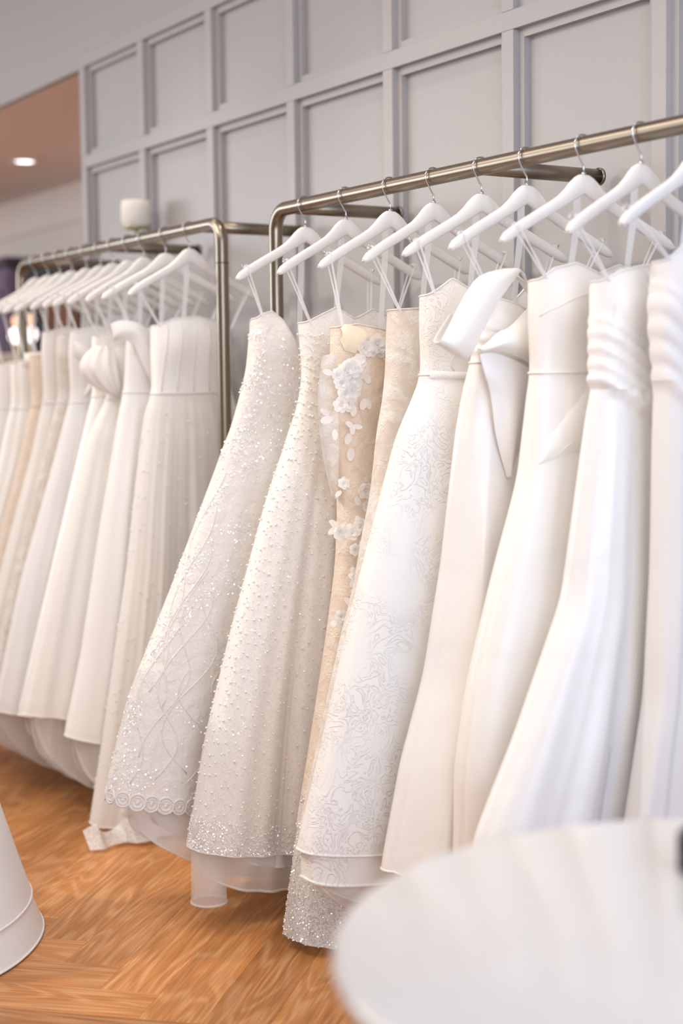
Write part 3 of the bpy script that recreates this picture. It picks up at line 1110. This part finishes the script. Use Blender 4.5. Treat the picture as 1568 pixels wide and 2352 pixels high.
# --- 4: strapless lace gown
g = Gown(XS[3], [(0.123, 1.489), (0.131, 1.351), (0.155, 1.202), (0.171, 1.073), (0.201, 0.955), (0.221, 0.857), (0.254, 0.76), (0.285, 0.653), (0.322, 0.517), (0.377, 0.326)], 1.27,
         'strapless ivory lace gown squeezed between the flowered gown and the jacquard gown', RG, M['lace'], M['lace'],
         [(0.125, 1.487), (0.06, 1.490), (0.03, 1.495), (-.03, 1.48), (-.12, 1.48)], fold=.012, nf=2.2, ph=.2, seed=12, hem_edge=.32, hem_mid=.26, t_hem=.075, t_bust=.05, cups=.01, back_drop=.02)
g.bodice(); sk = g.skirt(seam=False); g.loops()
for s, z in [(.135, 1.09), (.13, 1.06), (.14, .99), (.12, 1.0), (.15, .93), (.17, .86), (.13, 1.15), (.145, 1.13)]:
    stick(g, TW, 'lace_motif', s, z, .9, random.uniform(0, 6), .004)
g.layer('underskirt', .92, .2, .06, M['net'])

# --- 5: jacquard gown
g = Gown(XS[4], [(0.160, 1.52), (0.163, 1.44), (0.160, 1.338), (0.172, 1.30), (0.223, 1.207), (0.329, 0.883), (0.433, 0.518), (0.488, 0.339), (.494, .30)], 1.337,
         'cream jacquard gown with raised leaf pattern and pointed bodice', RG, M['jacquard'], M['jacquard'],
         [(0.165, 1.505), (0.14, 1.523), (0.110, 1.545), (0.075, 1.525), (0.045, 1.498), (0.0, 1.47), (-.045, 1.498), (-.11, 1.545), (-.165, 1.505)],
         fold=.016, nf=1.15, ph=.62, seed=21, hem_edge=.335, hem_mid=.29, t_hem=.08, t_bust=.05, t_waist=.042, cups=.014, fold2=.25)
b5 = g.bodice(); sk = g.skirt(); g.loops()
# boning channels on the bodice
for s0 in (.105, .045, -.02):
    pts = [g.front(s0 + .01 * math.sin(i), 1.34 + i * .013, .001) for i in range(12)]
    tube('boning_channel', pts, .0022, M['jacquard'], b5, 6, False, g.og)
g.band('waistband', [(.168, 1.345), (.0, 1.341), (-.15, 1.341)], [(.169, 1.329), (.0, 1.325), (-.15, 1.325)], M['jacquard'], .003, .004, parent=b5)
g.band('skirt_pleat', [(.085, 1.325), (.07, 1.325)], [(.10, 1.16), (.085, 1.14)], M['jacquard'], .008, .003, parent=sk)
g.layer('hem_facing', 0.975, .275, .235, M['jacquard'], z0=.42, fk=1.0)
g.layer('underskirt', .90, .26, .16, M['net'])
g.layer('lining', .86, .25, .18, M['lining'])

# --- 6: satin gown with folded shoulder bands and bow
g = Gown(XS[5], [(0.120, 1.54), (0.130, 1.43), (0.142, 1.37), (0.160, 1.299), (0.177, 1.208), (0.214, 0.936), (0.261, 0.71), (0.323, 0.534), (0.375, 0.308)], 1.36,
         'white satin gown with wide folded off-shoulder bands and a bow', RG, M['satin'], M['satin'],
         [(.125, 1.50), (.06, 1.48), (0, 1.45), (-.06, 1.48), (-.125, 1.51)], fold=.026, nf=1.5, ph=.08, seed=30, hem_edge=.31, hem_mid=.28, t_hem=.085, t_bust=.045, cups=.015, fold2=.12, pleat=(1.372, 1.45, .06, .026, .007, .3))
g.bodice(); sk = g.skirt(); g.loops()


def cloth_sheet(g, name, P, x0, mat, bulge=.02, thick=True, parent=None):
    """P: rows of (s, z, dx) control points; smooth interpolated sheet"""
    A = np.array(P, float)
    nr, nc = A.shape[:2]

    def cr(p, t):
        n = len(p)
        t = t * (n - 1); i = min(int(t), n - 2); f = t - i
        p0 = p[max(i - 1, 0)]; p1 = p[i]; p2 = p[i + 1]; p3 = p[min(i + 2, n - 1)]
        return .5 * ((2 * p1) + (-p0 + p2) * f + (2 * p0 - 5 * p1 + 4 * p2 - p3) * f * f + (-p0 + 3 * p1 - 3 * p2 + p3) * f ** 3)

    def fn(u, v):
        rowpts = np.array([cr(A[:, j], u / 35) for j in range(nc)])
        p = cr(rowpts, v / 23)
        return (x0 + p[2], RY - p[0], p[1])
    vs, fs = grid_geo(36, 24, fn)
    o = mesh(name, vs, fs, mat, parent or g.root, True, g.og)
    if thick:
        m = o.modifiers.new('thickness', 'SOLIDIFY'); m.thickness = .003; m.offset = -1
    return o


x6 = XS[5] + .05
# wide band: over the shoulder, down to the room side, folded back underneath
cloth_sheet(g, 'shoulder_band', [
    [(-.02, 1.47, -.05), (.027, 1.525, -.02), (.068, 1.551, 0), (.122, 1.547, .0), (.165, 1.533, -.005), (.196, 1.501, -.005), (.234, 1.451, 0), (.264, 1.406, 0), (.268, 1.402, -.012), (.258, 1.41, -.03), (.21, 1.46, -.04)],
    [(-.02, 1.455, -.04), (.027, 1.508, -.01), (.067, 1.549, .012), (.108, 1.538, .018), (.140, 1.520, .018), (.168, 1.490, .02), (.202, 1.440, .02), (.233, 1.389, .015), (.236, 1.384, -.004), (.225, 1.39, -.03), (.18, 1.44, -.045)],
    [(-.02, 1.44, -.03), (.025, 1.489, -.006), (.065, 1.546, .012), (.092, 1.528, .018), (.113, 1.507, .02), (.138, 1.478, .02), (.170, 1.428, .018), (.200, 1.374, .012), (.204, 1.368, -.005), (.195, 1.375, -.03), (.15, 1.42, -.045)]], x6, M['satin'])
cloth_sheet(g, 'rear_band', [
    [(.075, 1.548, -.03), (.05, 1.535, -.02), (.02, 1.49, -.015), (.0, 1.43, -.01), (-.02, 1.38, -.01)],
    [(.065, 1.545, -.01), (.035, 1.52, .0), (.0, 1.47, .0), (-.02, 1.42, .0), (-.05, 1.37, .0)]], x6, M['satin'])
x6b = XS[5] + .08
cloth_sheet(g, 'bow_loop', [
    [(-.06, 1.53, -.03), (.008, 1.500, -.02), (.053, 1.474, -.01), (.112, 1.430, .0), (.140, 1.419, .0), (.165, 1.398, -.005), (.177, 1.385, -.02)],
    [(-.06, 1.47, .0), (.008, 1.450, .005), (.053, 1.435, .01), (.105, 1.412, .018), (.136, 1.404, .018), (.163, 1.391, .01), (.1775, 1.383, -.01)],
    [(-.06, 1.38, .0), (.008, 1.370, .01), (.050, 1.376, .018), (.100, 1.388, .022), (.134, 1.394, .02), (.162, 1.388, .01), (.178, 1.381, -.01)],
    [(-.06, 1.33, -.02), (.008, 1.333, -.01), (.049, 1.353, .0), (.100, 1.372, .008), (.134, 1.382, .008), (.161, 1.383, .0), (.1775, 1.379, -.02)]], x6b, M['satin'])
cloth_sheet(g, 'bow_tail', [
    [(.1775, 1.379, -.02), (.150, 1.380, -.008), (.10, 1.366, -.004), (.049, 1.345, -.004), (-.03, 1.325, -.02)],
    [(.166, 1.335, -.015), (.140, 1.328, -.004), (.10, 1.318, .004), (.055, 1.312, -.004), (-.02, 1.30, -.03)],
    [(.151, 1.291, -.015), (.130, 1.288, -.004), (.10, 1.285, .006), (.063, 1.285, -.004), (.0, 1.28, -.03)],
    [(.137, 1.205, -.015), (.122, 1.210, -.006), (.102, 1.215, .004), (.078, 1.222, -.006), (.03, 1.23, -.03)],
    [(.109, 1.117, -.015), (.107, 1.118, -.01), (.104, 1.122, -.006), (.101, 1.127, -.01), (.09, 1.14, -.02)]], x6b, M['satin'])
g.layer('underskirt', .9, .22, .14, M['net'])

# --- 7: plain cream gown, draped hip
g = Gown(XS[6], [(0.131, 1.54), (0.134, 1.45), (0.131, 1.332), (0.142, 1.23), (0.155, 1.123), (0.217, 0.934), (0.284, 0.696), (0.312, 0.542), (0.313, 0.41), (.32, .31)], 1.335,
         'plain cream strapless gown with seamed cups and a draped hip panel', RG, M['mikado'], M['mikado'],
         [(0.139, 1.512), (0.109, 1.541), (0.058, 1.553), (0.012, 1.538), (-.0, 1.533), (-.012, 1.538), (-.058, 1.553), (-.139, 1.512)],
         fold=.022, nf=1.6, ph=.45, seed=41, hem_edge=.30, hem_mid=.28, t_hem=.075, t_bust=.05, cups=.022, fold2=.15)
b7 = g.bodice(); sk = g.skirt(); g.loops()
tube('cup_seam', [g.front(sx, z, .0008) for sx, z in [(.132, 1.447), (.125, 1.455), (.105, 1.466), (.085, 1.478), (.06, 1.487), (.03, 1.492), (0, 1.494)]], .0014, M['mikado'], b7, 6, False, g.og)
tube('dart_seam', [g.front(.083 + .0006 * i, 1.33 - i * .008, .0012) for i in range(11)], .0016, M['mikado'], sk, 6, False, g.og)
g.band('hip_drape', [(.148, 1.157), (.128, 1.205), (.074, 1.266), (.01, 1.324), (-.05, 1.36)], [(.150, 1.148), (.130, 1.158), (.086, 1.168), (.017, 1.179), (-.05, 1.19)], M['mikado'], .006, .002, 36, 14)
for a in (.45,):
    pts = [g.front(.142 - .03 * i, 1.152 + (.006 + a * .032) * i, .0055) for i in range(6)]
    tube('drape_crease', pts, [.0008, .0022, .003, .003, .003, .002], M['mikado'], g.root, 6, False, g.og)
g.layer('underskirt', .9, .22, .14, M['net'])

# --- 8: satin gown with pleated wrap
g = Gown(XS[7], [(0.117, 1.54), (0.118, 1.44), (0.114, 1.321), (0.137, 1.171), (0.181, 0.897), (0.299, 0.641), (0.393, 0.464), (.42, .33)], 1.30,
         'satin gown with seamed cups and a pleated wrap waist', RG, M['satin_white'], M['satin_white'],
         [(0.119, 1.505), (0.09, 1.525), (0.048, 1.534), (-0.02, 1.542), (-.05, 1.52), (-.12, 1.50)], fold=.026, nf=1.6, ph=.93, seed=52, hem_edge=.32, hem_mid=.28, t_hem=.072, t_bust=.05, cups=.020, fold2=.15, pleat=(1.305, 1.445, .15, .030, .011, 1.0))
b8 = g.bodice(); sk = g.skirt(seam=False); g.loops()
tube('cup_seam', [g.front(s, z, .001) for s, z in [(.045, 1.536), (.034, 1.52), (.027, 1.502), (.024, 1.469), (.03, 1.45), (.04, 1.428), (.055, 1.40)]], .0015, M['satin_white'], b8, 6, False, g.og)
tube('cup_dart', [g.front(.104 + .0008 * i, 1.47 - i * .012, .001) for i in range(6)], .0014, M['satin_white'], b8, 6, False, g.og)
g.layer('underskirt', .9, .22, .14, M['net'])

# --- 9: draped gown at the frame's edge
g = Gown(XS[8], [(0.098, 1.56), (0.103, 1.422), (0.088, 1.318), (0.093, 0.971), (0.108, 0.726), (0.149, 0.525), (.19, .33)], 1.315,
         'white draped gown at the right edge of the photo, last of the row', RG, M['crepe_cool'], M['crepe_cool'],
         [(0.101, 1.53), (0.065, 1.566), (0.034, 1.55), (0, 1.53), (-.034, 1.55), (-.1, 1.53)], fold=.018, nf=2.0, ph=.3, seed=61, hem_edge=.32, hem_mid=.3, t_hem=.06, t_bust=.045, cups=.016, fold2=.2, pleat=(1.30, 1.50, .22, .045, .012, .4))
g.bodice(); sk = g.skirt(seam=False); g.loops()
g.layer('underskirt', .9, .22, .14, M['net'])

# ------------------------------------------------------------------ far rack
LX = [-4.244, -4.407, -4.565, -4.68, -4.80, -4.907, -5.025, -5.152, -5.264, -5.375, -5.495]
ordn = ['first', 'second', 'third', 'fourth', 'fifth', 'sixth', 'seventh', 'eighth', 'ninth', 'tenth', 'eleventh']
for i, x in enumerate(LX):
    hanger(x, 'white hanger on the far rack, %s counted from its near corner post' % ordn[i], HLG, random.Random(i).uniform(-.08, .08))

# L1: boned bodice, gathered tulle skirt with beads
g = Gown(LX[0], [(0.125, 1.55), (0.130, 1.45), (0.130, 1.304), (.15, 1.26), (0.19, 1.0), (0.216, 0.797), (0.306, 0.286), (0.356, 0.03)], 1.305,
         'gown with boned sheer bodice and beaded tulle skirt beside the far rack post', LG, M['tulle'], M['crepe_cool'],
         [(.125, 1.505), (.08, 1.525), (.0, 1.532), (-.06, 1.52), (-.12, 1.50)], fold=.014, nf=4.6, ph=.2, seed=71, hem_edge=.04, hem_mid=.03, t_hem=.10, cups=.016)
bl = g.bodice(); sk = g.skirt(); g.loops()
for s0 in (.10, .06, .015, -.03):
    tube('boning_channel', [g.front(s0 * (1 + .02 * i), 1.50 - i * .021, .0015) for i in range(10)], .0018, M['lining'], bl, 6, False, g.og)
sp = [(random.uniform(-.5, 1.7), random.uniform(.06, 1.25)) for _ in range(150)]
pearls(g, 'pearl_beads', sp, .0028, M['pearl'], sk)
g.layer('lining', .86, .25, .2, M['lining'], z0=1.2, nv=30)
lt = Geo()
def fn(u, v):
    a = u / 39; b = v / 7
    return (LX[0] + .10 + .05 * b + .015 * math.sin(a * 14), RY - .43 + .30 * a + .01 * math.sin(a * 22), .012 + .045 * (1 - b) * (1 + .4 * math.sin(a * 17)))
v_, f_ = grid_geo(40, 8, fn)
mesh('lace_train', v_, f_, M['glitter_net'], g.root, True, g.og)

specs = [
    # edge, waist, mats, neck top, hem, label
    ([(0.130, 1.52), (0.140, 1.42), (0.150, 1.312), (0.232, 0.917), (0.307, 0.524), (0.37, 0.278)], 1.31, 'crepe_cool', 1.505, 'white gown with a draped off-shoulder sleeve, second on the far rack'),
    ([(0.125, 1.49), (0.13, 1.40), (0.132, 1.299), (0.201, 1.178), (0.337, 0.71), (0.44, 0.327)], 1.29, 'crepe', 1.475, 'ivory gown with a puffed gathered sleeve, third on the far rack'),
    ([(0.13, 1.52), (0.135, 1.40), (0.135, 1.30), (0.19, 1.10), (0.30, 0.70), (0.41, 0.30)], 1.30, 'satin', 1.51, 'ivory satin gown fourth on the far rack, behind the puffed sleeve'),
    ([(0.15, 1.54), (0.165, 1.45), (0.16, 1.30), (0.22, 1.10), (0.35, 0.70), (0.45, 0.30)], 1.28, 'crepe_cool', 1.53, 'white crepe gown with crossed bodice, fifth on the far rack'),
    ([(0.15, 1.54), (0.165, 1.45), (0.16, 1.30), (0.22, 1.10), (0.34, 0.70), (0.44, 0.30)], 1.28, 'lace', 1.525, 'beige lace gown sixth on the far rack, mostly hidden'),
    ([(0.16, 1.55), (0.17, 1.45), (0.165, 1.30), (0.21, 1.10), (0.33, 0.70), (0.46, 0.30)], 1.28, 'crepe', 1.535, 'cream gown with a tall plain bodice, seventh on the far rack'),
    ([(0.15, 1.50), (0.165, 1.42), (0.16, 1.28), (0.21, 1.08), (0.33, 0.70), (0.45, 0.31)], 1.27, 'lace_nude', 1.46, 'blush lace gown eighth on the far rack, showing a warm strip'),
    ([(0.15, 1.47), (0.165, 1.42), (0.16, 1.28), (0.20, 1.08), (0.32, 0.70), (0.44, 0.31)], 1.26, 'crepe', 1.445, 'ivory gown with a folded flat neckline, ninth on the far rack'),
    ([(0.14, 1.47), (0.15, 1.42), (0.15, 1.28), (0.20, 1.08), (0.32, 0.70), (0.45, 0.31)], 1.26, 'mikado', 1.44, 'cream satin gown tenth on the far rack, near its far corner'),
    ([(0.15, 1.47), (0.16, 1.42), (0.16, 1.28), (0.21, 1.08), (0.33, 0.70), (0.46, 0.31)], 1.26, 'crepe', 1.44, 'ivory gown at the far corner of the far rack, cut by the left edge'),
]
for i, (edge, waist, mt, nz, lab) in enumerate(specs):
    w = edge[0][0]
    g = Gown(LX[i + 1], edge, waist, lab, LG, M[mt], M[mt], [(w, nz - .02), (w * .55, nz), (0, nz - .025), (-w * .55, nz), (-w, nz - .02)],
             fold=.019 + .004 * (i % 3), nf=2.2 + .5 * (i % 4), ph=.17 * i, seed=80 + i, t_hem=.075, t_bust=.04, t_waist=.032, cups=.012, back_drop=.03,
             hem_edge=edge[-1][1] + .0, hem_mid=edge[-1][1] - .05)
    g.bodice(84, 18); g.skirt(140, 40); g.loops()
    if i in (0, 1, 2, 4, 6, 9):
        g.layer('underskirt', .93, edge[-1][1] - .01, .012, M['net'], nu=110, nv=16, fk=1.6, pw=.45)
    if i == 0:
        x0 = LX[1] + .05
        cloth_sheet(g, 'off_shoulder_sleeve', [
            [(.20, 1.515, -.03), (.185, 1.525, .0), (.14, 1.522, .01), (.10, 1.50, .012), (.06, 1.44, .012), (.03, 1.36, .008), (.01, 1.30, .0)],
            [(.195, 1.48, -.02), (.18, 1.492, .012), (.14, 1.49, .026), (.11, 1.455, .028), (.08, 1.40, .026), (.05, 1.33, .02), (.03, 1.28, .0)],
            [(.19, 1.465, -.04), (.175, 1.468, .0), (.145, 1.455, .01), (.125, 1.41, .012), (.10, 1.36, .012), (.07, 1.30, .008), (.05, 1.26, .0)]], x0, M['crepe_cool'])
    if i == 1:
        # puffed sleeve
        x0 = LX[2] + .045
        def fn(u, v):
            a = 2 * PI * u / 48; b = v / 15
            pr = math.sin(PI * min(1, .06 + .94 * b)) ** .6
            r_ = .052 * pr * (1 + .10 * math.sin(a * 9 + b)) + .006
            s = .165 + .012 * b - .05 * b * b + .02 * math.sin(PI * b)
            return (x0 + r_ * .8 * math.cos(a), RY - s + r_ * math.sin(a), 1.455 - .155 * b)
        v_, f_ = grid_geo(48, 16, fn, True)
        mesh('puffed_sleeve', v_, f_, M['crepe'], g.root, True, g.og)
    if i == 3:
        for a in (0, 1):
            g.band('crossed_panel', [(.16 - .12 * a, 1.49), (.08, 1.42), (.0 + .13 * a, 1.31)], [(.16 - .10 * a, 1.43), (.06, 1.35), (.02 + .13 * a, 1.28)], M[mt], .014, .004 + .004 * a)
    if i == 7:
        g.band('folded_collar', [(.165, 1.452), (.09, 1.458), (-.02, 1.455), (-.12, 1.45)], [(.168, 1.405), (.09, 1.395), (-.02, 1.395), (-.12, 1.40)], M['satin'], .022, .006)

# ------------------------------------------------------------------ gown on a stand, cut by the left edge
cx, cy = -3.742, 0.915
t = thing('gown_on_stand', (cx, cy, 0), 'white satin gown on a floor stand, only its skirt corner showing at lower left', 'gown')
og = tuple(t.location)


def round_skirt(name, prof, mat, folds, amp, par, z_hem=None, nu=160, nv=40):
    z = [p[1] for p in prof][::-1]; r = [p[0] for p in prof][::-1]
    z0, z1 = prof[0][1], prof[-1][1]
    def fn(u, v):
        a = 2 * PI * u / nu; b = v / (nv - 1)
        zz = z0 * (1 - b) + z1 * b
        rr = float(np.interp(zz, z, r))
        k = max(0, (z0 - zz) / (z0 - z1))
        return (cx + rr * math.cos(a) * (1 + amp * k * math.sin(a * folds)), cy + rr * math.sin(a) * (1 + amp * k * math.sin(a * folds)), zz)
    vs, fs = grid_geo(nu, nv, fn, True)
    o = mesh(name, vs, fs, mat, par, True, og)
    tube('hem_edge', [fn(u, nv - 1) for u in range(nu)], .003, mat, o, 6, True, og)
    return o


round_skirt('skirt', [(.12, 1.08), (.16, .98), (.26, .70), (.362, .38), (.427, .165), (.452, .088)], M['satin_white'], 5, .008, t)
round_skirt('underskirt', [(.34, .42), (.421, .165), (.478, .006)], M['satin_white'], 5, .008, t)
v_, f_ = lathe_geo([(.12, 1.08), (.125, 1.15), (.15, 1.26), (.155, 1.34), (.15, 1.40)], (cx, cy, 0), 48)
mesh('bodice', v_, f_, M['satin_white'], t, True, og)
v_, f_ = lathe_geo([(0, 0), (.16, 0), (.16, .012), (.03, .025), (.016, .04), (.016, 1.36), (.05, 1.40), (.145, 1.39), (.12, 1.45), (.05, 1.49), (.04, 1.56), (0, 1.565)], (cx, cy, 0), 32)
mesh('stand', v_, f_, M['shade'], t, True, og)

# ------------------------------------------------------------------ round white table in the foreground
cx, cy = -1.07, 1.212
t = thing('round_table', (cx, cy, 0), 'round glossy white table, blurred in the lower right foreground', 'table')
og = tuple(t.location)
TR = 0.476
prof = [(0.0, .74)] + [(TR - .012 + .012 * math.sin(a), .728 + .012 * math.cos(a)) for a in np.linspace(0, PI / 2, 6)] + [(TR - .004, .712), (TR - .02, .708), (0.0, .708)]
v_, f_ = lathe_geo(prof, (cx, cy, 0), 96)
mesh('table_top', v_, f_, M['table'], t, True, og)
v_, f_ = lathe_geo([(0, .708), (.09, .708), (.06, .68), (.032, .62), (.028, .4), (.03, .12), (.06, .05), (.25, .02), (.27, .008), (.27, 0), (0, 0)], (cx, cy, 0), 48)
mesh('pedestal', v_, f_, M['table'], t, True, og)
v_, f_ = lathe_geo([(0, 0), (.022, 0), (.026, .006), (.026, .045), (.02, .052), (.017, .05), (.02, .042), (.02, .008), (0, .006)], (0, 0, 0), 24)
jr = mesh('candle_jar', v_, f_, M['dark'])
jr.location = (-1.291, 1.291, .74)
tag(jr, 'small dark glass jar at the far edge of the white table', 'jar')

# ------------------------------------------------------------------ wall lamp
lx, lz = -5.225, 1.955
t = thing('wall_lamp', (lx, WY, lz), 'small cream wall lamp with brass arm on the first panel', 'lamp')
og = tuple(t.location)
v_, f_ = lathe_geo([(.046, -.046), (.054, -.03), (.054, .02), (.05, .044), (.048, .044), (.052, .02), (.052, -.03), (.044, -.046)], (lx, WY - .10, lz + .0), 32)
mesh('lamp_shade', v_, f_, M['shade'], t, True, og)
v_, f_ = lathe_geo([(.0, -.066), (.04, -.062), (.046, -.05), (.0, -.045)], (lx, WY - .10, lz + .005), 28)
mesh('shade_holder', v_, f_, M['brass'], t, True, og)
tube('arm', [(lx, WY - .10, lz - .055), (lx, WY - .10, lz - .085), (lx, WY - .07, lz - .095), (lx, WY - .008, lz - .085)], .008, M['brass'], t, 10, origin=og)
v_, f_ = lathe_geo([(0, .014), (.03, .012), (.036, .0), (0, 0)], (0, 0, 0), 24)
mesh('back_plate', [(lx + x, WY - z, lz - .085 + y) for x, y, z in v_], f_, M['brass'], t, True, og)

# ------------------------------------------------------------------ the room beyond the wall's end
t = thing('recessed_downlight', (-8.36, 3.2, 2.6), 'small lit round downlight in the lower ceiling at left', 'light')
og = tuple(t.location)
v_, f_ = lathe_geo([(.075, .0), (.075, -.006), (.055, -.006), (.05, .0)], (-8.36, 3.2, 2.6), 32)
mesh('ring', v_, f_, M['white'], t, True, og)
v_, f_ = lathe_geo([(0, -.002), (.056, -.002), (.056, 0), (0, 0)], (-8.36, 3.2, 2.6), 32)
mesh('lens', v_, f_, M['glow_d'], t, True, og)
lamp('recessed_light', 'SPOT', (-8.36, 3.2, 2.585), (-8.36, 3.25, 0), 26, (1.0, .80, .66), spot_size=math.radians(130), spot_blend=.8, shadow_soft_size=.05)
lamp('recessed_light', 'SPOT', (-7.0, 3.2, 2.585), (-7.0, 3.25, 0), 30, (1.0, .76, .60), spot_size=math.radians(150), spot_blend=.8, shadow_soft_size=.05)

t = thing('wardrobe', (-9.65, 3.5, 0), 'mauve painted wardrobe with panelled doors at far left', 'wardrobe')
og = tuple(t.location)
box('body', (-10.25, -9.10, 3.36, 3.77, 0.0, 2.08), M['mauve'], t, .004, og)
box('cornice', (-10.28, -9.07, 3.33, 3.77, 2.08, 2.14), M['mauve_dark'], t, .006, og)
for (a, b) in ((-10.23, -9.85), (-9.83, -9.47), (-9.45, -9.12)):
    d = box('door', (a, b, 3.343, 3.36, .06, 2.04), M['mauve'], t, .003, og)
    for (za, zb) in ((.14, 1.0), (1.08, 1.95)):
        for dims in ((a + .05, a + .065, za, zb), (b - .065, b - .05, za, zb), (a + .05, b - .05, zb - .015, zb), (a + .05, b - .05, za, za + .015)):
            box('door_bead', (dims[0], dims[1], 3.334, 3.344, dims[2], dims[3]), M['mauve_dark'], d, 0, og)
    tube('handle', [(b - .03, 3.33, 1.0), (b - .03, 3.33, 1.15)], .006, M['brass'], d, 8, origin=og)

t = thing('cabinet', (-8.55, 3.55, 0), 'tall brown wooden cabinet with black cornice, glimpsed behind the far hangers', 'cabinet')
og = tuple(t.location)
box('body', (-8.93, -8.10, 3.40, 3.77, 0, 1.96), M['brown'], t, .004, og)
box('cornice', (-8.96, -8.07, 3.36, 3.77, 1.96, 2.05), M['black'], t, .012, og)
for (a, b) in ((-8.91, -8.53), (-8.50, -8.12)):
    d = box('door', (a, b, 3.382, 3.40, .08, 1.93), M['brown'], t, .004, og)
    box('door_panel', (a + .06, b - .06, 3.374, 3.383, .18, 1.82), M['black'] if a < -8.6 else M['brown'], d, .003, og)
    tube('knob', [(b - .03, 3.382, 1.02), (b - .03, 3.36, 1.02)], .012, M['brass'], d, 10, origin=og)

t = thing('console_table', (-8.9, 3.15, 0), 'low pale console table in the far room, mostly hidden by gowns', 'table')
og = tuple(t.location)
box('top', (-9.5, -8.3, 3.0, 3.3, 1.50, 1.54), M['shade'], t, .004, og)
for x in (-9.46, -8.36):
    for y in (3.03, 3.25):
        box('leg', (x, x + .03, y, y + .03, 0, 1.50), M['shade'], t, .002, og)
for k, (x, lab) in enumerate([(-8.454, 'lit white globe lamp on the far console, left one'), (-8.254, 'lit white globe lamp on the far console, right one')]):
    t = thing('globe_lamp', (x, 3.16, 1.54), lab, 'lamp', 'globe lamps on the far console')
    og = tuple(t.location)
    v_, f_ = lathe_geo([(0.0005, .0)] + [(.045 * math.sin(a), .045 - .045 * math.cos(a)) for a in np.linspace(.3, PI - .05, 12)], (x, 3.16, 1.60), 24)
    mesh('globe', v_, f_, M['glow_w'], t, True, og)
    v_, f_ = lathe_geo([(0, 0), (.035, 0), (.035, .008), (.01, .015), (.01, .065), (0, .066)], (x, 3.16, 1.54), 20)
    mesh('base', v_, f_, M['brass'], t, True, og)
    v_, f_ = lathe_geo([(.0005, .0), (.02, .004), (.03, .03), (.02, .055), (.0005, .06)], (x + .01, 3.16, 1.695), 20)
    mesh('amber_top', v_, f_, M['glow_o'], t, True, og)
